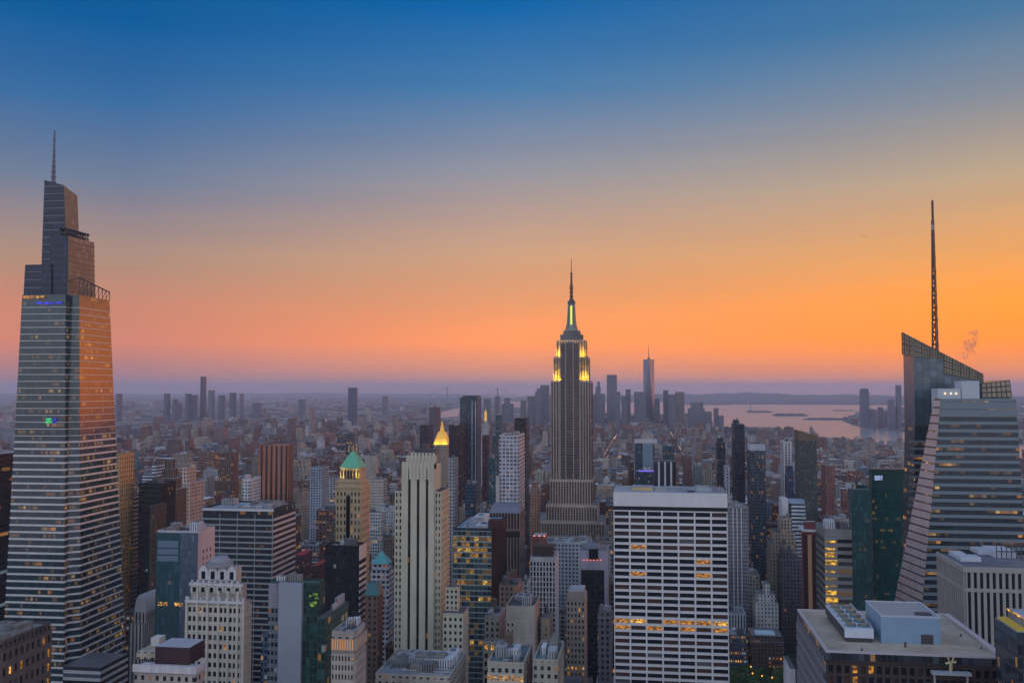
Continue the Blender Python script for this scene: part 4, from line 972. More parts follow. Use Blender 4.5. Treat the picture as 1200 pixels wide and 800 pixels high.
# green-roofed art deco tower
h = H('green_roofed_tower', 'golden art deco tower with a green copper pyramid roof, left of centre', 'skyscraper', 745, 394, 423, 570, 640, style('plain', wall=(.44, .33, .20)), xs=433, tiers=[(396, 423, 563, 1.5), (399, 421, 548, 3)], kit=False, mark='the green-roofed golden tower')
o = h['off']; gs = principled('golden_stone', (.44, .33, .20), .85, noise=.1, nscale=.2)
grid(h['root'], o, 'N', h['X0'], h['X1'], 745, 95, h['z'] - 3, 7, 14, .42, .55, gs, WM, picker((8, 1, 1, .5, .5, 0), 31), limit=60, skip=lambda i, j: i == 3 and j > 5)
grid(h['root'], o, 'W', 745, h['Y1'], h['X1'], 95, h['z'] - 3, 5, 14, .42, .55, gs, WM, picker((8, 1, 1, .5, .5, 0), 32), limit=40)
mb = MB(); xc = (h['X0'] + h['X1']) / 2; mb.box(xc - 1.6 - o.x, xc + 1.6 - o.x, 743.9 - o.y, 744.4 - o.y, 130, h['z'] - 8); mb.cyl(xc - o.x, 744.2 - o.y, h['z'] - 8, h['z'] - 6.3, 1.6, .8, n=10); mb.build('arched_window', dark, h['root'])
t = h['tops'][2]; mb = MB()
for k in range(6): a = t[0] + (t[1] - t[0]) * (k + .25) / 6 - o.x; mb.box(a, a + 1.6, t[2] - .6 - o.y, t[2] - .05 - o.y, h['tops'][1][4] + 1.5, t[4] - 2)
mb.build('crown_window', dark, h['root'])
mb = MB(); e = .8; ap = P(414, 529, 760)
mb.frustum((t[0] - e - o.x, t[1] + e - o.x, t[2] - e - o.y, t[3] + e - o.y), t[4] + .01, (t[0] + 6.5 - o.x, t[1] - 6.5 - o.x, t[2] + 7 - o.y, t[3] - 7 - o.y), ap.z)
mb.build('copper_roof', principled('green_copper', (.12, .42, .26), .6, noise=.12, nscale=.4), h['root'])
mb = MB()
for px in (409, 414, 418): p = P(px, 521, 760); mb.frustum((p.x - .6 - o.x, p.x + .6 - o.x, 759.5 - o.y, 760.5 - o.y), ap.z - .2, (p.x - .15 - o.x, p.x + .15 - o.x, 759.8 - o.y, 760.2 - o.y), p.z)
mb.build('finial', gs, h['root'])
for tt in h['tops'][:2]:
    mb = MB(); mb.box(tt[0] - .8 - o.x, tt[1] + .8 - o.x, tt[2] - .9 - o.y, tt[3] + .8 - o.y, tt[4] - 1.2, tt[4] + .6); mb.build('cornice', gs, h['root'])
for px in (400, 419):
    p = P(px, 560, 747); flood(h['root'], p.x - o.x, 744.6 - o.y, p.z, 900, (1, .8, .2), 4, 1)

def pyramid(h, t, zap, mat, name='roof', e=.6, top=.3):
    o = h['off']; cx_, cy_ = (t[0] + t[1]) / 2, (t[2] + t[3]) / 2; mb = MB()
    mb.frustum((t[0] - e - o.x, t[1] + e - o.x, t[2] - e - o.y, t[3] + e - o.y), t[4] + .01, (cx_ - top - o.x, cx_ + top - o.x, cy_ - top - o.y, cy_ + top - o.y), zap); return mb.build(name, mat, h['root'])
tealr = principled('teal_copper', (.06, .30, .32), .5, noise=.1, nscale=.4)
h = H('teal_roofed_block', 'pale lavender block with a bright teal hipped roof, left of the cream striped tower', 'office building', 660, 434, 455, 668, 715, style('white', wall=(.42, .42, .48), wf=.7), xs=462, tiers=[(436, 454, 660, 3)], kit=False, mark='the teal hipped roof')
pyramid(h, h['tops'][1], P(447, 645, 668).z, tealr)
h = H('teal_roofed_block', 'brown shaft with a small dark teal roof below the bright teal hipped one', 'office building', 560, 428, 443, 697, 735, style('brown', wall=(.16, .11, .09)), xs=449, kit=False)
pyramid(h, h['tops'][0], P(437, 682, 566).z, principled('dark_teal_copper', (.03, .13, .15), .5), top=3)

# right of the cream tower
h = H('lit_glass_tower', 'pale green glass office tower with many amber lit floors, right of the striped cream tower', 'office building', 700, 531, 576, 620, 738, style('dglass'), xs=592, units=2, rc=(.26, .29, .33), mark='the amber-lit glass tower')
o = h['off']; lg = principled('glass_office', (.06, .11, .11), .2, metal=.15); lm = [lg, principled('glass_office_dark', (.03, .05, .06), .15, metal=.2), dark3, principled('dim_floor', (.1, .08, .05), .3, emit=S(180, 125, 35), es=.12), lamp_room('lit_floor', (.06, .06, .04), S(215, 150, 35), .45), lamp_room('bright_floor', (.1, .1, .05), S(235, 190, 70), .7)]
rw = {k: (1, 1, 0, 2, 5, 1) for k in (1, 2, 3, 4)}; rw[5] = (3, 2, 0, 2, 2, 0); rw.update({9: (1, 1, 0, 2, 4, 1), 12: (3, 2, 0, 2, 2, 1.5), 7: (3, 1, 0, 3, 1, 0)})
nr_ = int((h['z'] - 20) / 4.0); sp_ = principled('green_grey_spandrel', (.28, .32, .32), .5)
grid(h['root'], o, 'N', h['X0'], h['X1'], 700, h['z'] - 1 - nr_ * 4, h['z'] - 1, 9, nr_, .96, .76, sp_, lm, picker((6, 4, 0, 1, .4, .05), 14, rw), limit=100, proud=.3)
mb = MB(); mb.box(h['X1'] + .02 - o.x, h['X1'] + .6 - o.x, 700 - o.y, h['Y1'] - o.y, 0, h['z'] + .5); mb.build('side_wall', principled('black_granite', (.025, .02, .022), .9, spec=.1), h['root'])
a, b_ = P(572, 610, 705), P(590, 610, 705); mb = MB(); mb.box(a.x - o.x, b_.x - o.x, 705 - o.y, 719 - o.y, h['z'] + .01, a.z, 0, style('plain', wall=(.06, .025, .025))); mb.build('penthouse', FAC, h['root'])
h = H('ribbed_tower', 'brown-pink ribbed tower with a slanted blue-grey roof behind the amber-lit glass tower', 'office building', 900, 573, 609, 601, 680, style('rib', wall=(.22, .15, .13), cw=2.9, ch=60, wf=.55, hf=.85), xs=615, kit=False, mark='the ribbed brown-pink tower')
o = h['off']; mb = MB(); X0_, X1_ = h['X0'] - o.x, h['X1'] - o.x; q = [(X0_, 900.5 - o.y, h['z']), (X1_, 900.5 - o.y, h['z']), (X1_, 930 - o.y, h['z']), (X0_, 930 - o.y, h['z'])]
mb.hexa(q, [(X0_ + 1, 908 - o.y, h['z'] + 5.5), (X1_ - 1, 908 - o.y, h['z'] + 5.5), (X1_ - 1, 926 - o.y, h['z'] + 7), (X0_ + 1, 926 - o.y, h['z'] + 7)]); mb.build('roof', principled('slate'), h['root'])
mb = MB(); mb.box(X0_ - .3, X1_ + .3, 899.3 - o.y, 899.9 - o.y, P(590, 629, 900).z, P(590, 622, 900).z); mb.build('dark_band', principled('black_granite'), h['root'])
H('grid_tower', 'pale tower with a white window grid and ribbed crown, left of the great skyscraper', 'apartment building', 990, 585, 608, 511, 595, style('white', wall=(.50, .47, .49), glass=(.10, .12, .18), cw=4, ch=4, wf=.72, hf=.62), xs=615, tiers=[], units=1, mark='the white gridded slender tower')
H('grid_tower', 'plain pale lower shoulder on the left of the white gridded slender tower', 'apartment building', 985, 581, 588, 557, 595, style('plain', wall=(.42, .38, .38)), depth=20, kit=False)
H('office_tower', 'black flat-topped tower directly behind the white gridded slender tower', 'office building', 1420, 603, 620, 491, 560, style('black'), depth=40, units=1, mark='the black flat-topped tower')
h = H('glass_residential_tower', 'tall dark glass tower with two white vertical seams and a jagged top, centre', 'skyscraper', 1450, 539, 559, 465.5, 590, style('dglass', glass=(.03, .06, .08), lit=.003), xs=564, tiers=[(542, 560, 463.5, 4)], kit=False, mark='the white-seamed dark tower')
o = h['off']
for px in (553.3, 557.3): x_ = P(px, 500, 1450).x; mb = MB(); mb.box(x_ - .5 - o.x, x_ + .5 - o.x, 1448.9 - o.y, 1449.9 - o.y, 0, P(px, 470, 1450).z); mb.build('white_seam', wht, h['root'])
H('office_tower', 'broad dark maroon tower left of the tall dark glass tower', 'office building', 1400, 526, 546, 499, 575, style('black', wall=(.05, .03, .035), lit=.01), depth=40, units=2)
H('office_tower', 'small black box-topped tower left of the gold pyramid', 'office building', 1550, 492, 508, 499, 525, style('black', wall=(.035, .03, .04)), depth=40, units=1)
H('apartment_tower', 'grey-mauve distant tower above and left of the gold pyramid', 'apartment building', 2600, 503, 516, 478, 497, style('brown', wall=(.12, .09, .11)), depth=50, units=1)
h = H('gold_roofed_tower', 'cream tower with a floodlit gold pyramid roof, just right of the striped cream tower', 'skyscraper', 1840, 508.5, 527.5, 521, 545, style('rib', wall=(.34, .27, .20), cw=3, wf=.4, ch=4, hf=.6), depth=34, kit=False, mark='the gold pyramid')
goldm = principled('floodlit_gold_tiles', (.80, .50, .08), .45, metal=.3, emit=S(230, 150, 20), es=.22)  # part of the floodlight glow put into the tiles as emission
t = h['tops'][0]; o = h['off']; mb = MB(); cx_, cy_ = (t[0] + t[1]) / 2 - o.x, (t[2] + t[3]) / 2 - o.y; zz1, zz2 = P(518, 506, 1857).z, P(518, 493, 1857).z
mb.frustum((cx_ - 15, cx_ + 15, cy_ - 15, cy_ + 15), t[4] + .01, (cx_ - 7, cx_ + 7, cy_ - 7, cy_ + 7), zz1); mb.frustum((cx_ - 4.4, cx_ + 4.4, cy_ - 4.4, cy_ + 4.4), zz1, (cx_ - .4, cx_ + .4, cy_ - .4, cy_ + .4), zz2); mb.build('gold_roof', goldm, h['root'])
for k in (-1, 1): flood(h['root'], k * 8, -19, t[4] + 1, 1600, (1, .66, .08), 10, 2, tilt=50)
H('masonry_tower', 'pale setback tower below the gold pyramid, right of the striped cream tower', 'apartment building', 1000, 525, 537, 538, 572, style('grey', wall=(.32, .32, .34)), depth=20, units=1)
h = H('clock_tower', 'slender white campanile with a glowing gold lantern, right of the tall dark glass tower', 'skyscraper', 2064, 563.5, 574.5, 517, 570, style('plain', wall=(.34, .32, .33)), depth=22, kit=False, mark='the lantern-topped campanile')
t = h['tops'][0]; o = h['off']; mb = MB(); cx_, cy_ = (t[0] + t[1]) / 2 - o.x, 0; zz1, zz2 = P(568, 493, 2075).z, P(568, 484, 2075).z
mb.frustum((cx_ - 9, cx_ + 9, cy_ - 9, cy_ + 9), t[4] + .01, (cx_ - 3, cx_ + 3, cy_ - 3, cy_ + 3), zz1); mb.build('spire_roof', principled('grey_marble', (.28, .26, .27), .7), h['root'])
mb = MB(); mb.cyl(cx_, cy_, zz1, zz2, 2.9, 2.6, n=8); mb.cyl(cx_, cy_, zz2, P(568, 480, 2075).z, 2.8, .4, n=8); mb.build('lantern', principled('gold_lantern', (.6, .4, .1), .5, emit=S(245, 170, 50), es=.6), h['root'])
mb = MB(); mb.cyl(cx_, cy_, P(568, 480, 2075).z, P(568, 477, 2075).z, .5, .2, n=6); mb.build('finial', principled('white_trim'), h['root'])
H('office_tower', 'thin maroon slab with a pale edge in front of the white campanile', 'office building', 1700, 565, 571, 510, 575, style('black', wall=(.06, .02, .03)), xs=574, kit=False)
H('office_block', 'small dark green block topped by a teal one, right of the campanile', 'office building', 1700, 577, 589, 510, 560, style('teal'), depth=30, tiers=[(581, 589, 487, 3)])
H('glass_office_block', 'blue glass block at the foot of the tall dark glass tower', 'office building', 1050, 545, 563, 568, 620, style('blue', wall=(.05, .09, .14), wf=.9), depth=30, units=2)
H('office_tower', 'teal glass slab directly left of the white gridded slender tower', 'office building', 1150, 573, 584, 538, 600, style('teal', glass=(.02, .07, .09)), depth=25, units=1)

# between striped tower and gridded slab, lower
h = H('white_office_tower', 'white ribbed office tower with a brown rooftop box, left of the gridded slab', 'office building', 760, 621, 651, 653, 730, style('plain', wall=(.55, .53, .55)), xs=655, kit=False, mark='the white ribbed tower')
o = h['off']; grid(h['root'], o, 'N', h['X0'], h['X1'], 760, h['z'] - 4 * 21 - 3, h['z'] - 3, 8, 21, .60, .82, principled('white_rib', (.58, .56, .58), .6), WM, picker((8, .5, 3, .1, .05, 0), 41), limit=100, proud=.6)
a, b_ = P(624, 640, 765), P(648, 640, 765); mb = MB(); mb.box(a.x - o.x, b_.x - o.x, 765 - o.y, 781 - o.y, h['z'] + .01, a.z, 0, style('plain', wall=(.07, .05, .045))); mb.build('penthouse', FAC, h['root'])
h = H('framed_black_tower', 'black glass slab in a lavender frame with red rooftop lights, left of the gridded slab', 'office building', 800, 679, 711, 645, 790, style('plain', wall=(.34, .33, .42)), xs=713, kit=False, mark='the lavender-framed black slab')
o = h['off']; a, b_ = P(681, 667, 800), P(708, 667, 800); mb = MB(); mb.box(a.x - o.x, b_.x - o.x, 799.4 - o.y, 799.9 - o.y, 0, a.z, 0, style('black', lit=0)); mb.build('glass_wall', FAC, h['root'])
a, b_ = P(690, 643, 799), P(701, 655, 799); mb = MB(); mb.box(a.x - o.x, b_.x - o.x, 799.2 - o.y, 799.85 - o.y, b_.z, a.z); mb.build('roof_opening', dark, h['root'])
for px in (684, 688, 692, 696, 700, 704): p = P(px, 656, 799); mb = MB(); mb.box(p.x - .5 - o.x, p.x + .5 - o.x, 798.6 - o.y, 799.3 - o.y, p.z - .4, p.z + .4); mb.build('red_lamp', principled('red_lamp', (.3, .1, .08), .4, emit=S(255, 120, 90), es=1.3), h['root'])
mb = MB(); p = P(695, 640, 812); mb.cyl(p.x - o.x, 812 - o.y, h['z'], p.z, 9, 9, n=16); mb.cyl(p.x - o.x, 812 - o.y, p.z, p.z + 2.5, 6, 5, n=16); mb.build('roof_unit', principled('slate'), h['root'])
h = H('gothic_block', 'narrow cream gothic block with a ragged crown in front of the lavender-framed slab', 'office building', 640, 664, 688, 700, 790, style('plain', wall=(.34, .29, .25)), depth=25, tiers=[(666, 686, 692, 2)], kit=False)
gb = principled('buff_stone', (.34, .29, .25), .85, noise=.12, nscale=.3); o = h['off']
grid(h['root'], o, 'N', h['X0'], h['X1'], 640, h['z'] - 52, h['z'] - 2, 5, 13, .45, .55, gb, WM, picker((8, 1, 1, .5, .4, 0), 51, {11: (2, 1, 1, 2, 3, 1), 12: (1, 1, 1, 3, 3, 0)}), limit=65)
mb = MB()
for k in range(7): x_ = h['X0'] + (h['X1'] - h['X0']) * (k + .1) / 7 - o.x; mb.frustum((x_, x_ + 1.2, 639.3 - o.y, 640.3 - o.y), h['z'] - 2, (x_ + .5, x_ + .7, 639.7 - o.y, 639.9 - o.y), h['z'] + 5)
mb.build('pinnacle', gb, h['root'])
H('mansard_block', 'grey mansard-topped block squeezed between the lavender-framed slab and the gridded slab', 'office building', 600, 700, 718, 724, 790, style('grey', wall=(.17, .17, .19)), depth=22, tiers=[(701, 718, 718, 2)], units=2)
h = H('masonry_block', 'cream block with a large blank upper wall and a lit floor below, bottom centre', 'office building', 560, 593, 633, 712, 790, style('plain', wall=(.37, .335, .29)), depth=30, units=2, mark='the blank-walled cream block')
mb = MB(); o = h['off']
grid(h['root'], o, 'N', h['X0'], P(603, 730, 560).x, 560, h['z'] - 34, h['z'] - 8, 2, 7, .4, .5, gb, WM, picker((8, 1, 1, .3, .2, 0), 5), limit=20)
grid(h['root'], o, 'N', h['X0'] - 13, P(612, 730, 560).x, 556, P(600, 790, 560).z - 10, P(600, 752, 560).z, 6, 6, .5, .6, gb, WM, picker((6, 1, 1, .3, .2, 0), 5, {0: (1, 0, 0, 1, 3, 2)}), limit=36)
mb = MB(); mb.box(h['X0'] - 13 - o.x, P(612, 730, 560).x - o.x, 556.02 - o.y, 559.9 - o.y, 0, P(600, 752, 560).z + .4, 0, style('plain', wall=(.37, .335, .29))); mb.build('lower_bay', FAC, h['root'])
H('masonry_block', 'plain tan shoulder block right of the blank-walled cream block', 'office building', 575, 634, 648, 724, 775, style('tan', wall=(.32, .28, .22), wf=.2), depth=20, units=1)
H('masonry_block', 'small cream block with punched windows left of the blank-walled cream block', 'office building', 585, 568, 592, 724, 790, style('cream', wall=(.36, .33, .30)), depth=25, units=2, tank=True)
h = H('masonry_block', 'long low cream block with a cluttered roof and a glowing row of windows, bottom centre', 'office building', 440, 571, 624, 778, 800, style('cream', wall=(.42, .38, .32), wf=.5), depth=34, units=6, rc=(.13, .17, .20), tank=True)
o = h['off']; grid(h['root'], o, 'N', h['X0'] + .1, h['X1'] - .1, 440, h['z'] - 13, h['z'] - 4, 12, 2, .6, .55, cream, WM, picker((6, 1, 0, .3, .3, 0), 61, {0: (.2, 0, 0, 1, 3, 3)}), limit=24)
H('masonry_block', 'low cream block with dark rooftop fans directly right of the long one with glowing windows', 'office building', 446, 625, 661, 775, 800, style('cream', wall=(.38, .35, .29), wf=.45, lit=.05), depth=34, units=6, rc=(.14, .18, .20))
H('masonry_block', 'brown-tan block with a lit attic row beneath the ribbed brown-pink tower', 'office building', 650, 585, 612, 687, 725, style('tan', wall=(.24, .17, .14), lit=.12), depth=25, units=2, tank=True)
H('brick_block', 'dark red block with a deep red roof beside the lit-attic tan block', 'apartment building', 690, 588, 607, 681, 700, style('red', wall=(.15, .04, .04)), depth=20, rc=(.22, .04, .04), units=1)
H('masonry_block', 'small white block left of the white ribbed tower', 'office building', 740, 611, 621, 681, 705, style('white'), depth=20, units=1)
h = H('masonry_block', 'low block with a cluttered machinery roof at the foot of the striped cream tower', 'office building', 425, 440, 546, 793, 800, style('cream', wall=(.33, .30, .27)), depth=40, units=14, rc=(.20, .22, .26))

# right of the gridded slab
h = H('ribbed_tower', 'slim grey tower with pale vertical ribs, close against the gridded slab', 'office building', 960, 845, 877, 594, 710, style('rib', wall=(.25, .24, .27), cw=1.6, ch=3.6, wf=.5, hf=.55), depth=30, units=3, mark='the slim grey ribbed tower')
o = h['off']
for px in (859, 863.5, 868.5): x_ = P(px, 600, 960).x; mb = MB(); mb.box(x_ - .5 - o.x, x_ + .5 - o.x, 959 - o.y, 959.9 - o.y, 0, h['z'] - 1); mb.build('white_rib', MATS['white_trim'], h['root'])
H('glass_office_tower', 'tall black tower right of the gridded slab top, highest dark one there', 'office building', 1250, 857, 872.5, 497, 600, style('dglass', wall=(.03, .035, .05), glass=(.02, .025, .035), lit=.003), depth=40, tiers=[(858.5, 866, 492, 6)], units=1, mark='the tall black tower')
H('office_tower', 'dark slate tower left of the tall black one right of the slab', 'office building', 1350, 838, 850, 518, 590, style('dglass', wall=(.035, .035, .05)), depth=35, tiers=[(840, 847, 514, 5)], units=1)
H('apartment_tower', 'slim pale grey tower between the slate tower and the tall black tower', 'apartment building', 1150, 848, 855, 546, 595, style('white', wall=(.34, .34, .38)), depth=20, units=2)
H('office_tower', 'grey-green tower with a white mechanical box on top, right of the tall black tower', 'office building', 1200, 875, 897, 528, 640, style('dglass', wall=(.07, .09, .11), glass=(.03, .045, .06)), depth=40, kit=False, mark='the white-topped grey-green tower')
H('rooftop_tower', 'white mechanical crown block of louvres above the grey-green tower', 'office building', 1206, 876, 896.5, 521, 528, style('plain', wall=(.48, .48, .55)), depth=25, kit=False)
H('apartment_tower', 'white tower with black vertical stripes, right of the white-topped tower', 'apartment building', 1330, 914, 927.5, 518, 568, style('rib', wall=(.55, .53, .56), cw=4.2, ch=3.6, wf=.45, hf=.7), depth=30, units=1)
H('office_block', 'royal blue block with a paler top in front of the white black-striped tower', 'office building', 1240, 919.5, 930, 557, 585, style('blue', wall=(.04, .07, .16)), depth=25, tiers=[(920, 930, 546, 3)], kit=False)
h = H('glass_office_tower', 'broad olive-black tower with a sloping brown top, behind the white banded block', 'apartment building', 1150, 931, 957, 516, 605, style('dglass', wall=(.045, .06, .055), glass=(.05, .06, .06), cw=2.5, ch=3.4, wf=.6, hf=.5, lit=.03), depth=35, kit=False, mark='the olive-black sloping-top tower')
o = h['off']; mb = MB(); X0_, X1_ = h['X0'] - o.x, h['X1'] - o.x; q = [(X0_ - .3, 1149.5 - o.y, h['z']), (X1_ + .3, 1149.5 - o.y, h['z']), (X1_ + .3, 1185 - o.y, h['z']), (X0_ - .3, 1185 - o.y, h['z'])]
mb.hexa(q, [(q[0][0], q[0][1], P(931, 504, 1150).z), (q[1][0], q[1][1], P(957, 511, 1150).z), (q[2][0], q[2][1], P(957, 511, 1150).z), (q[3][0], q[3][1], P(931, 504, 1150).z)]); mb.build('sloping_top', principled('bronze_top', (.12, .08, .05), .6), h['root'])
H('brick_tower', 'plain red-brick block right of the olive-black sloping-top tower', 'apartment building', 1260, 962, 978, 547, 578, style('red', wall=(.26, .12, .10)), depth=30, units=1)
h = H('banded_block', 'white and pale blue banded block with a blank white left edge, right of centre', 'office building', 1100, 923, 944, 590, 640, style('bandw', wall=(.46, .50, .58), ch=4.2, hf=.5), depth=30, kit=False, mark='the white and blue banded block')
o = h['off']; a, b_ = P(916, 584, 1099), P(923.5, 584, 1099); mb = MB(); mb.box(a.x - o.x, b_.x - o.x, 1099 - o.y, 1122 - o.y, 0, a.z, 0, style('plain', wall=(.5, .5, .53))); mb.build('side_wall', FAC, h['root'])
a, b_ = P(924, 586, 1102), P(943, 586, 1102); mb = MB(); mb.box(a.x - o.x, b_.x - o.x, 1102 - o.y, 1122 - o.y, h['z'], a.z, 0, style('plain', wall=(.25, .33, .45))); mb.build('penthouse', FAC, h['root'])
H('setback_tower', 'buff ziggurat-topped stone tower with small windows, right of centre', 'office building', 1010, 898, 936, 648, 730, style('tan', wall=(.30, .245, .20)), depth=40, tiers=[(899, 934, 636, 2), (902, 932, 623, 5), (911, 928, 608, 8)], units=1, mark='the buff ziggurat-topped tower')
H('office_tower', 'dark plum stone tower standing in front of the buff ziggurat-topped one', 'office building', 965, 910, 939, 655, 720, style('brown', wall=(.10, .085, .10), wf=.5, lit=.015), depth=30, tiers=[(913, 928, 645, 3)], units=2, tank=True)
h = H('striped_brick_tower', 'maroon tower with one tan vertical stripe and a pale rounded rim, right', 'office building', 690, 941, 957, 621, 715, style('plain', wall=(.16, .05, .05)), xs=939.5, tiers=[(943, 957, 611, 2)], kit=False, mark='the tan-striped maroon tower')
o = h['off']; x_ = P(949, 660, 690).x; mb = MB(); mb.box(x_ - 1.3 - o.x, x_ + 1.3 - o.x, 689 - o.y, 689.9 - o.y, 0, h['z'] - 3); mb.build('tan_stripe', principled('tan_panel', (.42, .24, .15), .7), h['root'])
for dx in (-3.3, 3.3): mb = MB(); mb.box(x_ + dx - 1.2 - o.x, x_ + dx + 1.2 - o.x, 689.3 - o.y, 689.92 - o.y, 0, h['z'] - 3); mb.build('window_strip', principled('dark_strip', (.03, .012, .014), .4), h['root'])
mb = MB(); mb.box(h['X0'] - .5 - o.x, h['X1'] + .5 - o.x, 688.8 - o.y, 706 - o.y, h['z'] - 1, h['z'] + .3); mb.build('pale_rim', principled('white_trim'), h['root'])
h = H('lit_stair_tower', 'grey banded office block with a column of glowing yellow floors at its corner, right', 'office building', 560, 966, 998, 622, 716, style('plain', wall=(.20, .20, .20)), xs=956, units=5, rc=(.2, .24, .3), mark='the yellow-cornered block')
o = h['off']; nF = 28; zt_ = h['z'] - 3; fh = 4.2
gg = principled('grey_green_band', (.20, .22, .22), .7)
sw = P(981, 650, 560).x; lit2 = lamp_room('yellow_floor', (.15, .12, .05), S(250, 185, 55), .75, .3); dk2 = principled('dark_floor', (.035, .04, .045), .3)
rn = random.Random(5)
for k in range(nF):
    z = zt_ - (k + 1) * fh
    if z < 4: break
    mb = MB(); mb.box(h['X0'] + .3 - o.x, sw - rn.random() * 1.5 - o.x, 559.75 - o.y, 559.95 - o.y, z + .8, z + (1.9 if k not in (2, 3, 7, 8) else 3.6)); mb.build('lit_window', lit2 if k < 19 else dk2, h['root'])
    mb = MB(); mb.box(sw + .3 - o.x, h['X1'] - o.x, 559.7 - o.y, 559.95 - o.y, z + .6, z + 2.6); mb.build('window_band', rn.choices([dk2, MATS['dim_floor'], dark], [5, 1.2, 3])[0], h['root'])
    mb = MB(); mb.box(h['X0'] - .35 - o.x, h['X0'] - .05 - o.x, 560 - o.y, h['Y1'] - o.y, z + .6, z + 2.8); mb.build('window_band', dk2, h['root'])
h = H('green_glass_tower', 'dark emerald glass tower with a glowing white roof sign, beside the faceted glass tower', 'office building', 700, 1021, 1062, 549, 706, style('green', lit=0), xs=1018, kit=False, mark='the emerald glass tower')
o = h['off']; em = glass_mat('emerald_glass', (.012, .10, .10), .35, .12, lit=.075, cw=1.7, ch=4, es=.4, warmth=(230, 180, 40))
mb = MB(); mb.box(h['X0'] - .05 - o.x, h['X1'] + .05 - o.x, 699.5 - o.y, 699.95 - o.y, 0, P(1030, 574, 700).z); mb.box(h['X0'] - .05 - o.x, h['X1'] - o.x, 699.6 - o.y, 699.95 - o.y, P(1030, 573.9, 700).z, h['z'], 1); mb.build('glass_wall', [em, principled('emerald_plain', (.02, .07, .065), .25, metal=.2)], h['root'])
a, b_ = P(1025, 557, 699), P(1034, 562.5, 699); mb = MB(); mb.box(a.x - o.x, b_.x - o.x, 698.8 - o.y, 699.4 - o.y, b_.z, a.z); mb.build('roof_sign', lamp_room('sign_glow', (.2, .25, .4), S(190, 215, 255), .55, .9), h['root'])
mb = MB(); mb.box(h['X0'] - .4 - o.x, h['X1'] + .2 - o.x, 699.2 - o.y, 699.9 - o.y, h['z'] - .3, h['z'] + .5); mb.build('roof_rim', principled('rim_copper', (.32, .22, .18), .5), h['root'])
h = H('green_glass_tower', 'lower blue-green glass wing stepping down left of the emerald glass tower', 'office building', 690, 997, 1020, 573, 706, style('teal', glass=(.02, .06, .065), lit=.015), xs=994, tiers=[(1000, 1020, 568, 5)], units=3, rc=(.2, .22, .22))
em2 = glass_mat('blue_green_glass', (.05, .15, .16), .4, .15, lit=.01, cw=1.7, ch=4, es=.5); o = h['off']
mb = MB(); mb.box(h['X0'] - o.x, h['X1'] - o.x, 689.4 - o.y, 689.95 - o.y, 0, h['z'] - 1); mb.build('glass_wall', em2, h['root'])

# ribbed stone block, right edge
h = H('ribbed_stone_block', 'grey stone block with tall dark window slots under a machinery roof, right edge', 'office building', 450, 1131, 1235, 667, 760, style('plain', wall=(.27, .25, .25)), xs=1100, kit=False, rc=(.14, .15, .18), mark='the slotted grey stone block')
o = h['off']; rs = principled('grey_stone_rib', (.30, .28, .275), .8, noise=.08, nscale=.3); slot = [dark, dark, dark2, dim, dark, dark]
zc1, zc2 = P(1150, 689, 450).z, P(1150, 692.5, 450).z
zb = P(1150, 760, 450).z
for (z0, z1, lim) in ((zc1, h['z'] - 1.5, 60), (zb, zc2, 60)):
    grid(h['root'], o, 'N', h['X0'], h['X1'], 450, z0, z1, 14, 1, .52, .98, rs, slot, picker((6, 1, 1, .3, 1, 1), 3), limit=20, proud=.9, name='window_slot')
    grid(h['root'], o, 'E', 450, h['Y1'], h['X0'], z0, z1, 14, 1, .52, .98, rs, slot, picker((6, 1, 1, .3, 1, 1), 4), limit=20, proud=.9, name='window_slot')
mb = MB(); mb.box(h['X0'] - 1.1 - o.x, h['X1'] - o.x, 448.9 - o.y, 449.9 - o.y, h['z'] - 1.5, h['z'] + .8); mb.box(h['X0'] - 1.1 - o.x, h['X0'] - .1 - o.x, 449.95 - o.y, h['Y1'] - o.y, h['z'] - 1.5, h['z'] + .8)
mb.box(h['X0'] - 1.0 - o.x, h['X1'] - o.x, 449.0 - o.y, 449.9 - o.y, zc2 + .02, zc1 - .02); mb.box(h['X0'] - 1.0 - o.x, h['X0'] - .1 - o.x, 449.95 - o.y, h['Y1'] - o.y, zc2 + .02, zc1 - .02); mb.build('cornice', rs, h['root'])
lv = principled('pale_louvre', (.45, .48, .56), .5)
for (px0, px1, py, Ya, Yb) in ((1118, 1132, 655, 478, 486), (1126, 1150, 656, 468, 476), (1147, 1163, 650, 488, 500), (1166, 1192, 646, 480, 498)):
    a, b_ = P(px0, py, Ya), P(px1, py, Ya); mb = MB(); mb.box(a.x - o.x, b_.x - o.x, Ya - o.y, Yb - o.y, h['z'] + .01, max(a.z, h['z'] + 2)); mb.build('roof_unit', lv, h['root'])
mb = MB(); a = P(1168, 650, 478)
for k in range(6): mb.bar((a.x + 2.2 * k - o.x, 478 - o.y, h['z']), (a.x + 2.2 * k - o.x, 478 - o.y, h['z'] + 7), .25)
for k in (3.4, 7): mb.bar((a.x - o.x, 478 - o.y, h['z'] + k), (a.x + 11.5 - o.x, 478 - o.y, h['z'] + k), .25)
mb.build('roof_truss', steel, h['root'])

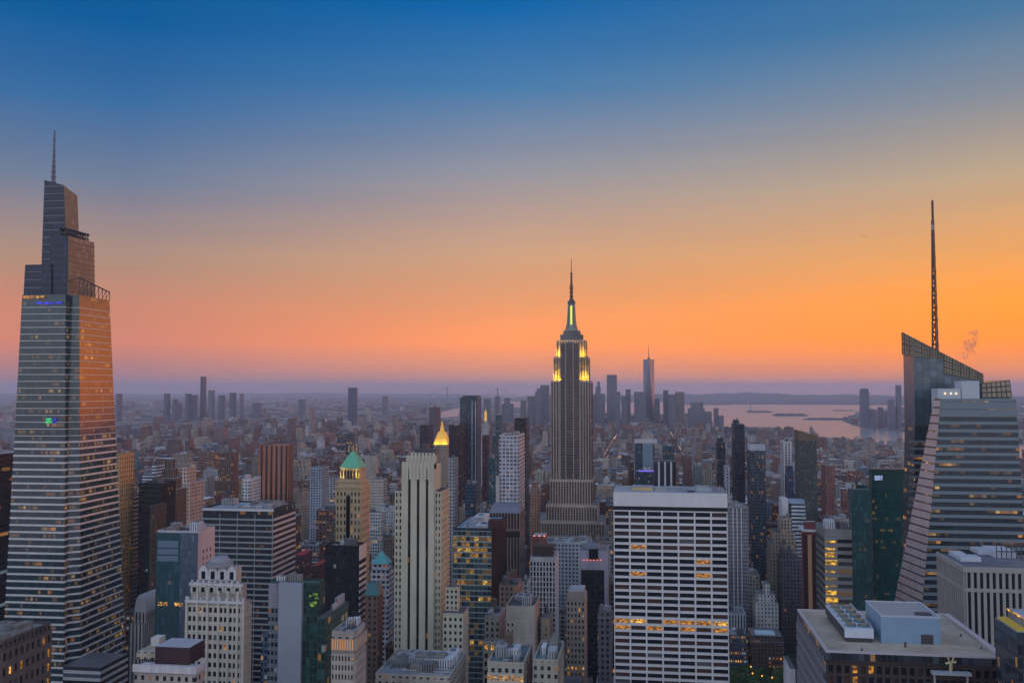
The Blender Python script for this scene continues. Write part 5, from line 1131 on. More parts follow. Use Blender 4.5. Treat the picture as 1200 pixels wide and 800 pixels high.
# the low flat roof in the right foreground
h = H('flat_roofed_block', 'dark office block seen from above, broad sandy flat roof with cooling plant, lower right', 'office building', 330, 968, 1180, 768, 800, style('dglass', wall=(.045, .032, .032), lit=.03), xs=935, kit=False, rc=(.42, .34, .27), mark='the broad sandy flat roof')
o = h['off']; X0_, X1_, Y0_, Y1_, zr = h['X0'], h['X1'], 330, h['Y1'], h['z']
cop = principled('pale_coping', (.42, .38, .40), .7); mb = MB(); tk = 1.0
mb.box(X0_ - o.x, X1_ - o.x, Y0_ - o.y, Y0_ + tk - o.y, zr, zr + .7); mb.box(X0_ - o.x, X1_ - o.x, Y1_ - tk - o.y, Y1_ - o.y, zr, zr + .7)
mb.box(X0_ - o.x, X0_ + tk - o.x, Y0_ + tk - o.y, Y1_ - tk - o.y, zr, zr + .7); mb.box(X1_ - 2 - o.x, X1_ - o.x, Y0_ + tk - o.y, Y1_ - tk - o.y, zr, zr + .9); mb.build('parapet', cop, h['root'])
def on_roof(px, py, z=None):
    d = ray(px, py); t = ((zr if z is None else z) - CAMZ) / d.z; return Vector((d.x * t, d.y * t, zr if z is None else z))
# plant house: front face bottom y 753, top 723
c0 = on_roof(1033, 753); c1_ = on_roof(1100, 753); zt_ = P(1060, 723, c0.y).z
c2_ = on_roof(1014, 704.5, zt_); blue = principled('blue_cladding', (.20, .30, .42), .6, noise=.05, nscale=.3); gr = principled('gravel_roof', (.30, .29, .31), .9, noise=.1, nscale=1)
dpt = c2_.y - c0.y
ph = MB(); b4 = [(c0.x - o.x, c0.y - o.y), (c1_.x - o.x, c0.y - o.y), (c1_.x - o.x, c2_.y - o.y), (c0.x - o.x, c2_.y - o.y)]
ph.hexa([(x, y, zr + .01) for x, y in b4], [(x, y, zt_) for x, y in b4]); pho = ph.build('plant_house', blue, h['root'])
mb = MB(); x0_, x1_, y0_, y1_ = b4[0][0], b4[1][0], b4[0][1], b4[2][1]
mb.box(x0_ + .5, x1_ - .5, y0_ + .5, y1_ - .5, zt_ + .01, zt_ + .12); mb.build('roof_deck', gr, pho)
mb = MB(); mb.box(x0_, x1_, y0_, y0_ + .5, zt_ + .01, zt_ + .5); mb.box(x0_, x1_, y1_ - .5, y1_, zt_ + .01, zt_ + .5); mb.box(x0_, x0_ + .5, y0_ + .5, y1_ - .5, zt_ + .01, zt_ + .5); mb.box(x1_ - .5, x1_, y0_ + .5, y1_ - .5, zt_ + .01, zt_ + .5); mb.build('parapet', principled('pale_blue_coping', (.42, .45, .52), .6), pho)
mb = MB(); mb.box(x1_ - 6.5, x1_ - 2.5, y0_ - .1, y0_ - .02, zr + .2, zr + 3.4); mb.build('door', principled('dark_metal'), pho)
mb = MB(); mb.box(x1_ - 7, x1_ - 2, y0_ + 3, y0_ + 6, zt_ + .13, zt_ + .7); mb.build('hatch', principled('dark_metal'), pho)
# cooling tower: white box with five fans
ct0 = on_roof(990, 752); ct1 = on_roof(1023, 752); ztc = P(1000, 736, ct0.y).z; cb = on_roof(969, 709, ztc)
mb = MB(); yb = cb.y; mb.box(ct0.x - o.x, ct1.x - o.x, ct0.y - o.y, yb - o.y, zr + 1.6, ztc); cto = mb.build('cooling_unit', principled('pale_cladding', (.50, .54, .62), .6), h['root'])
mb = MB(); mb.box(ct0.x + .6 - o.x, ct1.x - .3 - o.x, ct0.y + .6 - o.y, yb - .5 - o.y, zr + .01, zr + 1.58); mb.build('base_frame', steel, cto)
mb = MB()
for k in range(14): y_ = ct0.y + (yb - ct0.y) * (k + .5) / 14 - o.y; mb.box(ct0.x - .18 - o.x, ct0.x - .02 - o.x, y_ - .9, y_ + .9, zr + 1.8, ztc - .4)
mb.build('louvre', steel, cto)
wid = ct1.x - ct0.x
for k in range(5):
    y_ = ct0.y + (yb - ct0.y) * (k + .5) / 5
    for s_ in (.28, .74):
        mb = MB(); cxx = ct0.x + wid * s_ - o.x; rr = min(wid * .2, (yb - ct0.y) * .085)
        mb.cyl(cxx, y_ - o.y, ztc + .01, ztc + .9, rr, rr * .95, n=16); mb.cyl(cxx, y_ - o.y, ztc + .91, ztc + .95, rr * .85, rr * .85, n=16, mi=1)
        mb.build('fan', [principled('fan_teal', (.08, .15, .17), .4), dark], cto)
mb = MB(); mb.bar((ct0.x + .6 - o.x, ct0.y - o.y, ztc + 1.2), (ct0.x + .6 - o.x, yb - o.y, ztc + 1.2), .12); mb.bar((ct1.x - .6 - o.x, ct0.y - o.y, ztc + 1.2), (ct1.x - .6 - o.x, yb - o.y, ztc + 1.2), .12)
for k in range(9):
    y_ = ct0.y + (yb - ct0.y) * k / 8 - o.y
    for x_ in (ct0.x + .6, ct1.x - .6): mb.bar((x_ - o.x, y_, ztc), (x_ - o.x, y_, ztc + 1.2), .08)
mb.build('guard_rail', principled('rail_white', (.55, .56, .6), .5), cto)
p = on_roof(1061, 758); mb = MB(); mb.cyl(p.x - o.x, p.y - o.y, zr, zr + 1.3, .35, n=10); mb.cyl(p.x - o.x, p.y - o.y, zr + 1.3, zr + 1.7, .5, n=10); mb.build('vent_pipe', steel, h['root'])
for px, py in ((1126, 745), (1010, 762), (1150, 760)): p = on_roof(px, py); mb = MB(); mb.cyl(p.x - o.x, p.y - o.y, zr, zr + .8, .3, n=8); mb.build('vent_pipe', steel, h['root'])
grid(h['root'], o, 'N', X0_ + .1, X1_ - .1, Y0_, zr - 14, zr - 3.2, 22, 3, .62, .72, principled('dark_bronze', (.04, .028, .03), .5), WM, picker((9, 3, 0, 1.3, .35, 0), 71), limit=70, proud=.6)
dm = principled('diagonal_panel', (.16, .16, .19), .7); mb = MB(); Fs = Face(Vector((X0_ - o.x, Y1_ - o.y, 40)), Vector((X0_ - o.x, Y0_ - o.y, 40)), Vector((X0_ - o.x, Y0_ - o.y, zr - 2)), Vector((X0_ - o.x, Y1_ - o.y, zr - 2)))
nn_ = 28
for j in range(nn_):
    Fs.slab(mb, 0, 1, j / nn_, (j + .42) / nn_, .02, .5)
    for k in range(13): s0 = (k + .4 * (j % 2)) / 13.5; Fs.slab(mb, s0, min(1, s0 + .03), (j + .42) / nn_, (j + 1) / nn_ - .001, .02, .44)
mb.build('facade_frame', dm, h['root'])
# window-washing rig hung at the front edge: a thing of its own
p = on_roof(1108, 768); rg = empty('window_washing_rig', 'pale steel window-washing rig standing on a lower ledge in front of the sandy flat roof', 'window-washing rig', None, (p.x, 326, zr - 8))
mb = MB(); mb.box(-6, 6, -1.2, 1.2, 3.5, 4.4); mb.build('platform', principled('rig_grey', (.32, .34, .38), .5), rg)
mb = MB()
for s_ in (-5, 5): mb.bar((s_, 0, 0), (s_, 0, 3.5), .35)
mb.build('leg', MATS['rig_grey'], rg)
mb = MB(); mb.bar((0, 0, 4.4), (0, 0, 7.6), .5); mb.bar((-1.6, 0, 7), (1.6, 0, 7.6), .4); mb.bar((-.4, 0, 7.6), (-1, 0, 9.2), .25); mb.bar((.4, 0, 7.6), (1, 0, 9.2), .25); mb.build('crane_arm', principled('rig_yellow', (.45, .38, .2), .5), rg)
mb = MB(); mb.box(X0_ + 30 - o.x, X1_ - o.x, 320 - o.y, 329.8 - o.y, 0, zr - 8, 0, style('dglass', wall=(.05, .045, .05))); mb.build('ledge', FAC, h['root'])
# bottom right corner
h = H('office_block', 'dark blue-black block with a yellow-lit roof terrace edge, bottom right corner', 'office building', 300, 1192, 1290, 742, 800, style('dglass', wall=(.05, .055, .07)), xs=1166, kit=False, rc=(.25, .28, .33), mark='the yellow-terraced corner block')
o = h['off']; mb = MB(); mb.box(h['X0'] + .5 - o.x, h['X0'] + 3.4 - o.x, 301 - o.y, h['Y1'] - 1 - o.y, h['z'] + .01, h['z'] + .6); mb.build('lit_terrace_strip', principled('terrace_glow', (.25, .24, .05), .8, emit=S(200, 160, 40), es=.2), h['root'])  # yellow light along the roof edge put into the strip's colour and emission
mb = MB(); mb.box(h['X0'] + 3.6 - o.x, h['X1'] - o.x, 301 - o.y, h['Y1'] - 1 - o.y, h['z'] + .01, h['z'] + 3.2, 0, style('plain', wall=(.2, .2, .24)), roofst((.3, .33, .42))); mb.build('penthouse', FAC, h['root'])
mb = MB(); mb.box(h['X0'] + 3.3 - o.x, h['X0'] + 3.58 - o.x, 301 - o.y, h['Y1'] - 1 - o.y, h['z'] + 2.7, h['z'] + 3.3); mb.build('lit_edge', lith, h['root'])

# small buildings in the gap right of the gridded slab
h = H('church_like_block', 'white stepped stone block with a narrow central turret, right of the slim grey tower', 'civic building', 930, 881, 912, 706, 745, style('cream', wall=(.50, .48, .47), wf=.35), depth=30, tiers=[(884, 909, 696, 3), (893, 902, 684, 6)], kit=False, mark='the white turreted block')
H('masonry_block', 'cream block with lit rooftop lamps behind the white turreted block', 'office building', 985, 866, 890, 674, 720, style('cream', wall=(.38, .34, .28)), depth=30, units=2)
h = H('classical_block', 'small white classical block at the foot of the slim grey ribbed tower', 'civic building', 915, 850, 874, 720, 745, style('rib', wall=(.42, .43, .46), ch=20, cw=2.6, wf=.4), depth=30, units=1, rc=(.2, .22, .25))
H('office_block', 'dark grey block with two rows of small yellow windows beside the gridded slab', 'office building', 885, 850, 876, 745, 785, style('grey', wall=(.12, .13, .16), lit=.25, cw=2), depth=25, units=2)
h = H('library_block', 'dark round-cornered block with a glowing skylight and orange lamps, above the park trees', 'civic building', 885, 875, 919, 752, 780, style('brown', wall=(.14, .085, .08), lit=.12), depth=35, tiers=[(877, 917, 744, 3)], kit=False)
o = h['off']; t = h['tops'][1]; mb = MB(); mb.box(t[0] + 4 - o.x, t[1] - 6 - o.x, t[2] + 3 - o.y, t[3] - 12 - o.y, t[4] + .01, t[4] + 1); mb.build('skylight', principled('skylight_glow', (.3, .4, .5), .4, emit=S(130, 160, 185), es=.2), h['root'])
H('office_block', 'white ridged corner block peeking up beside the sandy roof building', 'office building', 420, 921, 932, 783, 800, style('plain', wall=(.5, .5, .55)), depth=20, kit=False)

# middle distance, behind the gridded slab
H('glass_office_block', 'teal glass block with a violet-lit strip, behind the gridded slab', 'office building', 1400, 744, 774, 553, 577, style('teal', wall=(.05, .08, .12)), depth=40, units=2, mark='the violet-lit teal block')
h = H('framed_glass_tower', 'blue glass tower with a white rooftop frame behind the gridded slab', 'office building', 1450, 744, 767, 519, 555, style('dglass', wall=(.05, .08, .11), glass=(.03, .06, .08)), depth=40, kit=False, mark='the white-framed blue glass tower')
o = h['off']; a, b_ = P(743.5, 515, 1450), P(770, 518.5, 1450); mb = MB(); mb.box(a.x - o.x, b_.x - o.x, 1449 - o.y, 1470 - o.y, h['z'] + .05, a.z); mb.build('roof_frame', MATS['white_trim'], h['root'])
a, b_ = P(753, 519, 1449), P(765, 519, 1449); mb = MB(); mb.box(a.x - o.x, b_.x - o.x, 1448.9 - o.y, 1449.9 - o.y, 60, h['z']); mb.build('pale_bay', principled('pale_blue_glass', (.18, .26, .33), .3, metal=.2), h['root'])
a, b_ = P(748, 551, 1399), P(773, 552.8, 1399); mb = MB(); mb.box(a.x - o.x, b_.x - o.x, 1398.6 - o.y, 1399.4 - o.y, b_.z, a.z)
vs = empty('light_sign', 'long violet glowing strip sign along the top of the teal block', 'sign', None, (0, 0, 0)); mb2 = MB(); mb2.box(a.x, b_.x, 1398.6, 1399.4, b_.z + .2, a.z + .4); mb2.build('glow_strip', principled('violet_lamp', (.2, .1, .4), .4, emit=S(125, 105, 235), es=.8), vs)
H('banded_block', 'white-framed block with four black vertical strips behind the gridded slab', 'office building', 1300, 766, 792, 541, 577, style('rib', wall=(.5, .5, .55), cw=8.2, ch=200, wf=.72, hf=1.1), depth=40, kit=False)
H('office_block', 'dark teal block right of the white-framed blue glass tower', 'office building', 1600, 776, 790, 523, 545, style('teal'), depth=40, units=2)
H('brick_block', 'brown brick block right of the four-striped white block', 'apartment building', 1500, 800, 811, 536, 568, style('brown', wall=(.18, .10, .09)), depth=30, units=1)
H('office_block', 'grey-green block right of the brown brick one behind the gridded slab', 'office building', 1450, 811.5, 823, 546, 575, style('grey', wall=(.17, .2, .2)), depth=30, units=2)
H('masonry_block', 'small cream block with a white rim left of the slate tower', 'office building', 1400, 824, 836, 553, 570, style('cream'), depth=30, units=1)
H('brick_block', 'narrow maroon block left of the teal violet-lit one', 'apartment building', 1420, 736, 743, 543, 572, style('brown', wall=(.12, .06, .06)), depth=25, units=1)
H('apartment_tower', 'pale blue-grey balconied block right of the rust-brown slotted tower', 'apartment building', 1150, 363, 386, 549, 595, style('white', wall=(.30, .34, .42), cw=3.4, ch=3.2, wf=.6), depth=30, units=1)
H('apartment_block', 'white ribbed low block right of the wide slab roof', 'apartment building', 980, 284, 300, 562, 583, style('white'), depth=30, units=1)
H('round_block', 'low block with a bright red roof right of the wide white-banded slab', 'apartment building', 780, 345, 362, 650, 690, style('brown', wall=(.10, .06, .07)), depth=25, kit=False, rc=(.42, .04, .05))
H('round_block', 'small dark block with a crimson roof left of the black tower with the banded side', 'apartment building', 760, 366, 379, 662, 690, style('brown', wall=(.10, .06, .07)), depth=25, kit=False, rc=(.38, .05, .04))
H('masonry_tower', 'slim orange-lit brick tower left of the great skyscraper base', 'apartment building', 1180, 621, 633, 576, 625, style('tan', wall=(.30, .17, .11)), depth=20, tiers=[(623, 631, 566, 3)], units=1)
h = H('masonry_block', 'low dark block with red roof lamps left of the great skyscraper base', 'office building', 880, 624, 641, 628, 640, style('red', wall=(.18, .07, .06)), depth=20, kit=False)
o = h['off']
for px in (626, 632, 638): p = P(px, 626, 879); mb = MB(); mb.box(p.x - .7 - o.x, p.x + .7 - o.x, 879 - o.y, 880 - o.y, h['z'] - .3, h['z'] + 1); mb.build('red_lamp', MATS['red_lamp'], h['root'])
H('office_block', 'broad pale flat-roofed block at the foot of the great skyscraper', 'office building', 900, 648, 690, 636, 660, style('white', wall=(.36, .38, .42)), depth=30, units=5, rc=(.45, .48, .52))

# ------------------------------------------------------------------ far skyline
def far(px0, px1, py, Y, label, c=(.16, .16, .19), tiers=(), name='distant_tower', depth=50, ybot=495, gl=(.04, .045, .06)):
    return H(name, label, 'skyscraper', Y, px0, px1, py, ybot, style('grey', wall=c, glass=gl, cw=6, ch=8, wf=.6, hf=.6, lit=.0), depth=depth, tiers=tiers, kit=False)
D_ = 5600
far(610, 617, 469, D_, 'low shadowy downtown tower, leftmost of the group left of the great skyscraper')
far(618, 627, 464, 5500, 'grey downtown tower second from left of the group left of the great skyscraper')
far(627, 634, 459, 5450, 'stepped downtown tower left of the pair touching the great skyscraper', tiers=[(629, 633, 455, 10)])
far(633, 644, 451, D_, 'tallest broad downtown tower immediately left of the great skyscraper')
far(692, 699, 463, 5400, 'downtown tower immediately right of the great skyscraper, squat', (.15, .12, .15))
far(696, 709, 461, D_, 'downtown tower with a narrow raised spirelike crown right of the great skyscraper', tiers=[(698, 704, 453, 10), (700, 703, 447, 18)])
far(711, 723, 439, D_, 'tall flat-topped downtown tower, second highest of the downtown group')
far(722, 727, 459, 5300, 'slim shoulder tower touching the right side of the tall flat-topped downtown tower')
far(728, 734, 464, 5500, 'lower downtown tower in the gap right of the tall flat-topped one')
far(733, 739, 456, 5650, 'slim downtown tower midway between the flat-topped tower and the spired tower')
far(743, 757, 459, 5500, 'broad flat block directly left of the spired downtown tower')
far(766, 773, 467, 5700, 'small stump tower directly right of the spired downtown tower')
far(777, 783, 457, 5650, 'slim dark tower second right of the spired downtown tower', (.10, .10, .13))
far(783, 791, 462, 5500, 'downtown tower between the slim dark one and the brown broad one right of the spire')
far(791, 802, 459, 5550, 'broad brown-grey tower right of the spired downtown tower', (.24, .19, .17))
far(806, 826, 478, 5300, 'wide low trapezoid-roofed block at the right end of downtown', tiers=[(809, 824, 471.5, 12)])
far(826, 834, 482, 5200, 'low block joined to the right of the trapezoid-roofed one')
far(836, 842, 478, 5100, 'slim pair member near the water right of downtown, the taller')
far(842, 848, 487, 5050, 'slim pair member near the water right of downtown, the shorter')
far(588, 602, 473, 5600, 'low broad block right of the campanile on the far skyline', tiers=[(591, 598, 466, 10)])
h = far(580, 586, 464, 5700, 'small far tower with a thin mast right of the campanile')
mb = MB(); p = P(582.5, 455, 5700); mb.cyl(p.x - h['off'].x, 0, h['z'], p.z, 3, 1, n=6); mb.build('mast', steel, h['root'])
far(567, 575, 467, 5200, 'grey far block directly behind the campanile lantern')
far(642, 650, 462, 5900, 'far block half hidden behind the left edge of the great skyscraper')
# spired tower with cut corners
a, b_ = P(754.3, 421, 5850), P(766, 421, 5850); zt_ = a.z; wd = (b_.x - a.x) / 2
xc = (a.x + b_.x) / 2; root = empty('spired_tower', 'tallest downtown tower with slanted facets and a thin spire', 'skyscraper', None, (xc, 5850 + wd, 0)); W_ = 33
mb = MB(); bq = [(-W_, -W_), (W_, -W_), (W_, W_), (-W_, W_)]; tq = [(0, -wd * 1.1), (wd * 1.1, 0), (0, wd * 1.1), (-wd * 1.1, 0)]
mb.v = [(x, y, 0) for x, y in bq] + [(x, y, 50) for x, y in bq] + [(x, y, zt_) for x, y in tq]
for i in range(4):
    j = (i + 1) % 4; mb.face((i, j, 4 + j, 4 + i)); mb.face((4 + i, 4 + j, 8 + i)); mb.face((4 + j, 8 + j, 8 + i))
mb.face((8, 9, 10, 11)); mb.build('glass_wall', principled('far_glass', (.10, .12, .17), .12, metal=.75), root)
mb = MB(); mb.cyl(0, 0, zt_, zt_ + 9, 8, 8, n=16); mb.cyl(0, 0, zt_ + 9, P(760, 403, 5880).z, 2.6, .8, n=6); mb.build('spire', steel, root)
RECTS.append((753, 768, 403, 480, 5830)); FOOT.append((xc - 60, xc + 60, 5800, 5930)); MARKS.append(('the spired downtown tower', 760, 445))
# across the water and far left
far(1007, 1018.5, 458, 6500, 'tall rounded waterfront tower standing alone across the water, right', (.10, .12, .17), tiers=[(1008, 1017.5, 455, 6)], ybot=498)
far(1040, 1048, 468, 6300, 'shorter tower across the water, left of the one behind the faceted tower edge', (.13, .13, .17), ybot=498)
far(1049, 1056, 451, 6300, 'tall tower across the water half hidden by the faceted glass tower edge', (.11, .12, .17), ybot=498)
for i, (a_, b2, y_) in enumerate(((1019, 1027, 480), (1028, 1035, 477), (1034, 1040, 482), (1020, 1026, 486), (1044, 1052, 476))):
    far(a_, b2, y_, 6450 + i * 60, ['low block right beside the lone waterfront tower', 'low stepped block second right of the lone waterfront tower', 'low block third right of the lone waterfront tower', 'shortest block by the shore at the foot of the lone waterfront tower', 'mid-height block between the two right towers across the water'][i], (.13, .12, .16), ybot=498)
far(235, 242, 441, 6790, 'very slender dark tower, tallest on the far left skyline', (.055, .045, .06), ybot=485, depth=45)
far(408, 419, 454, 5250, 'tall dark slab standing alone on the far skyline, left of centre', (.07, .09, .15), ybot=490)
for i, (a_, b2, y_, lb) in enumerate(((136, 142, 461, 'first far tower right of the giant glass tower'), (192, 199, 461, 'first of the far left cluster, counting from the left'), (202, 207, 468, 'low member in the gap of the far left cluster'), (217, 224, 461, 'left half of the twin pair left of the slender dark tower'), (224.5, 231, 463, 'right half of the twin pair left of the slender dark tower'), (244, 252, 457, 'pale tower just right of the slender dark tower'), (256, 264, 463, 'dark block second right of the slender dark tower'), (269, 277, 460, 'slate tower third right of the slender dark tower'), (281, 284, 461, 'thin tower fourth right of the slender dark tower'), (296, 306, 472, 'low broad block at the right end of the far left cluster'), (207, 212, 472, 'squat tower left of the twin pair on the far left skyline'), (448, 455, 464, 'small stump on the horizon right of the lone far slab'), (350, 358, 468, 'low far block left of the lone far slab'))):
    far(a_, b2, y_, 6500 + 40 * i, lb, ((.13, .12, .16), (.10, .11, .15), (.18, .18, .22))[i % 3], ybot=480)
for i, (a_, b2, y_, lb) in enumerate(((213, 221, 503, 'cream housing slab, leftmost of four in the far left middle distance'), (226, 234, 500, 'cream housing slab, second of four in the far left middle distance'), (236, 248, 500, 'wide cream housing slab, third of four in the far left middle distance'), (251, 268, 501, 'pinkish housing slab, rightmost of four in the far left middle distance'))):
    far(a_, b2, y_, 3700 + 30 * i, lb, ((.34, .25, .2), (.36, .28, .22), (.36, .27, .21), (.30, .17, .15))[i], ybot=512, name='housing_slab')
far(337, 345, 490, 3600, 'pair-left brown housing tower far beyond the rust-brown slotted tower', (.17, .11, .10), ybot=510, name='housing_slab')
far(362, 367, 478, 4200, 'slim pale tower far beyond, left of the lone far slab', (.34, .27, .26), ybot=500)
far(268, 278, 513, 2900, 'brown brick tower far beyond the wide white-banded slab', (.19, .10, .09), ybot=530, name='housing_slab')
# suspension bridge on the horizon
bd = 16000; root = empty('suspension_bridge', 'faint suspension bridge far away on the horizon, above the gold pyramid', 'bridge', None, (0, 0, 0))
p1, p2 = P(524, 453.5, bd), P(582.8, 454.5, bd); bm = principled('bridge_grey', (.15, .17, .2), .8)
for p in (p1, p2):
    mb = MB()
    for s_ in (-14, 14): mb.box(p.x - 8, p.x + 8, bd + s_ - 5, bd + s_ + 5, 0, p.z)
    for k in (.45, .75, .96): mb.box(p.x - 7, p.x + 7, bd - 8.9, bd + 8.9, p.z * k - 8, p.z * k)
    mb.build('tower', bm, root)
mb = MB(); mb.box(p1.x - 500, p2.x + 450, bd - 12, bd + 12, 62, 74); mb.build('deck', bm, root)
mb = MB(); n = 20
for i in range(n):
    f_ = lambda t: Vector((p1.x + (p2.x - p1.x) * t, bd, 78 + (p1.z - 84) * (2 * t - 1) ** 2)); mb.bar(f_(i / n), f_((i + 1) / n), 4)
mb.bar((p1.x, bd, p1.z - 6), (p1.x - 500, bd, 70), 4); mb.bar((p2.x, bd, p2.z - 6), (p2.x + 450, bd, 70), 4)
mb.build('cable', bm, root)
# the statue on its island
p = G(880, 482); root = empty('statue', 'tiny robed statue with raised arm on a pedestal, on an island in the bay', 'statue', None, (p.x, p.y + 60, 0))
sc_ = 1.15; stm = principled('verdigris', (.12, .2, .17), .7)
mb = MB(); mb.frustum((-26, 26, -26, 26), 0, (-22, 22, -22, 22), 20); mb.frustum((-11, 11, -11, 11), 20, (-7, 7, -7, 7), 47); mb.build('pedestal', principled('granite', (.3, .27, .24), .8), root)
mb = MB(); mb.cyl(0, 0, 47, 68, 6, 3.6, n=12); mb.cyl(0, 0, 68, 76, 3.6, 3.0, n=12); mb.cyl(0, 0, 76, 78, 1.6, 1.6, n=8); mb.cyl(0, 0, 78, 83, 2.1, 1.8, n=8); mb.bar((-2.5, 0, 75), (-5, 0, 90), 1.1, n=6); mb.cyl(-5, 0, 90, 94, 1.5, .6, n=6); mb.bar((2.6, 0, 74), (3.6, -2, 66), 1.2, n=6); mb.build('figure', stm, root)

# ------------------------------------------------------------------ the rest of the city
import numpy as np
RECTS += [(835, 960, 468, 500, 7000), (960, 1056, 468, 512, 7000), (853, 920, 777, 800, 760), (515, 543, 476, 488, 9000), (593, 619, 466, 474, 9000)]
FOOT.append((30, 135, 745, 878))      # the park
def inside(x, y, poly):
    c = False; j = len(poly) - 1
    for i in range(len(poly)):
        xi, yi = poly[i]; xj, yj = poly[j]
        if (yi > y) != (yj > y) and x < (xj - xi) * (y - yi) / (yj - yi) + xi: c = not c
        j = i
    return c
rnd = random.Random(77)
def capped(x0, x1, y0, h, y1):
    """lower a building until it hides nothing that the street view shows beyond it"""
    a, b = proj((x0, y1, h)), proj((x1, y1, h))
    if not a or not b: return h
    a2, b2 = proj((x0, y0, h)), proj((x1, y0, h))
    l, r = min(a[0], a2[0]), max(b[0], b2[0]); py = min(a[1], b[1]); lim = 0
    for (rx0, rx1, rt, rb, Y) in RECTS:
        if Y > y0 and l < rx1 - .5 and r > rx0 + .5 and py < rb: lim = max(lim, rb)
    if lim > py:
        D = max(a[2], b[2]); h2 = CAMZ + proj_z(lim, D)
        return h2
    return h
def proj_z(py, D):      # height above the eye of a row of the photograph at depth D along the view axis
    v = (400 - py) / FPX
    # D is measured along FW; the horizontal run is D*cos(p) - v*D*sin(p)
    return D * math.sin(PITCH) + v * D * math.cos(PITCH)
PAL = [('red brick', (.19, .09, .07), 'brick_building', 'red'), ('rust brick', (.24, .12, .085), 'brick_building', 'red'), ('brown', (.14, .10, .085), 'brick_building', 'brown'), ('tan', (.30, .23, .18), 'masonry_building', 'tan'),
       ('buff', (.36, .30, .25), 'masonry_building', 'cream'), ('cream', (.43, .38, .33), 'masonry_building', 'cream'), ('grey', (.23, .23, .25), 'office_building', 'grey'), ('pale grey', (.38, .38, .41), 'office_building', 'white'),
       ('white', (.52, .51, .53), 'apartment_building', 'white'), ('blue glass', (.12, .17, .24), 'glass_building', 'blue'), ('dark glass', (.04, .05, .07), 'glass_building', 'dglass'), ('banded', (.42, .42, .44), 'office_building', 'bandw')]
WTS = [9, 6, 9, 8, 7, 5, 6, 4, 3, 2.2, 2.2, 1.5]
boxes = []
def lot(x0, x1, y0, y1, h, far_=False):
    cx, cy = (x0 + x1) / 2, (y0 + y1) / 2
    q = proj((cx, y0, 10))
    if not q or not (-120 < q[0] < 1320): return
    for f in FOOT:
        if x0 < f[1] and x1 > f[0] and y0 < f[3] and y1 > f[2]: return
    if not inside(cx, cy + 20, LANDP) and not inside(cx, cy, jersey): return
    if not all(inside(xx, yy, LANDP) or inside(xx, yy, jersey) for xx in (x0, x1) for yy in (y0, y1)): return
    if any(inside(cx, cy, rv) for rv in RIVERS): return
    h = capped(x0, x1, y0, h, y1)
    if h < 9: h = capped(x0, x1, y0, h, y1)
    if h < 5: return
    k = rnd.choices(range(len(PAL)), WTS)[0]
    nm, c, kind, stn = PAL[k]; f = rnd.uniform(.6, 1.1)
    boxes.append([x0, x1, y0, y1, h, k, (c[0] * f, c[1] * f * rnd.uniform(.95, 1.05), c[2] * f), stn, rnd.random()])
AVE = [-2600, -2350, -2100, -1900, -1700, -1500, -1300, -1100, -900, -700, -560, -430, -290, -145, 135, 390, 640, 900, 1150, 1400, 1700, 2000]
for ai in range(len(AVE) - 1):
    xa, xb = AVE[ai] + 13, AVE[ai + 1] - 13
    for k in range(-3, 62):
        ya = 610 + 80 * k; yb_ = ya + 62
        if ya > 5600: break
        for row in (0, 1):
            x = xa + rnd.random() * 3
            while x < xb - 8:
                Y_ = ya
                if Y_ < 1500: wd = rnd.choice([14, 18, 24, 30, 40]); hh = rnd.choice([22, 30, 45, 60, 60, 75, 90, 110]) * rnd.uniform(.8, 1.15)
                elif Y_ < 2700: wd = rnd.choice([12, 16, 22, 30, 44]); hh = rnd.choice([18, 22, 30, 40, 50, 60, 75]) * rnd.uniform(.8, 1.15)
                else: wd = rnd.choice([14, 20, 28, 40, 60]); hh = rnd.choice([14, 16, 18, 20, 24, 30, 42]) * rnd.uniform(.85, 1.15); 
                if Y_ > 2700 and rnd.random() < .03: hh = rnd.uniform(50, 85)
                if Y_ > 4600 and -900 < xa < 500: hh *= 1.6
                if xa < -600 and rnd.random() < .08: hh += rnd.uniform(25, 60)
                wd = min(wd * rnd.uniform(.9, 1.1), xb - x)
                y0_ = ya + (31 if row else 0) + rnd.random() * 2
                if rnd.random() < .96: lot(x, x + wd - rnd.choice([.1, .1, .1, 1.5]), y0_, y0_ + rnd.uniform(24, 29.5), hh)
                x += wd + .15
nf_ = 0
# beyond the grid: Brooklyn, the far shore, to the horizon
for i in range(15000):
    t = rnd.random(); y = 5600 + (t ** 1.7) * 19000
    hw = y * .66; x = rnd.uniform(-hw - y * .14, hw - y * .14)
    if inside(x, y, jersey): wd = rnd.uniform(25, 90); hh = rnd.choice([10, 14, 20, 30])
    else: wd = rnd.uniform(25, 110) * (1 + y / 15000); hh = rnd.choice([9, 11, 13, 16, 20, 26]) * rnd.uniform(.8, 1.2)
    if rnd.random() < .025: hh = rnd.uniform(40, 75); wd = rnd.uniform(25, 45)
    if y < 7000 and -700 < x < 350: hh = rnd.uniform(30, 90)
    lot(x, x + wd, y, y + rnd.uniform(25, 70), hh, True)
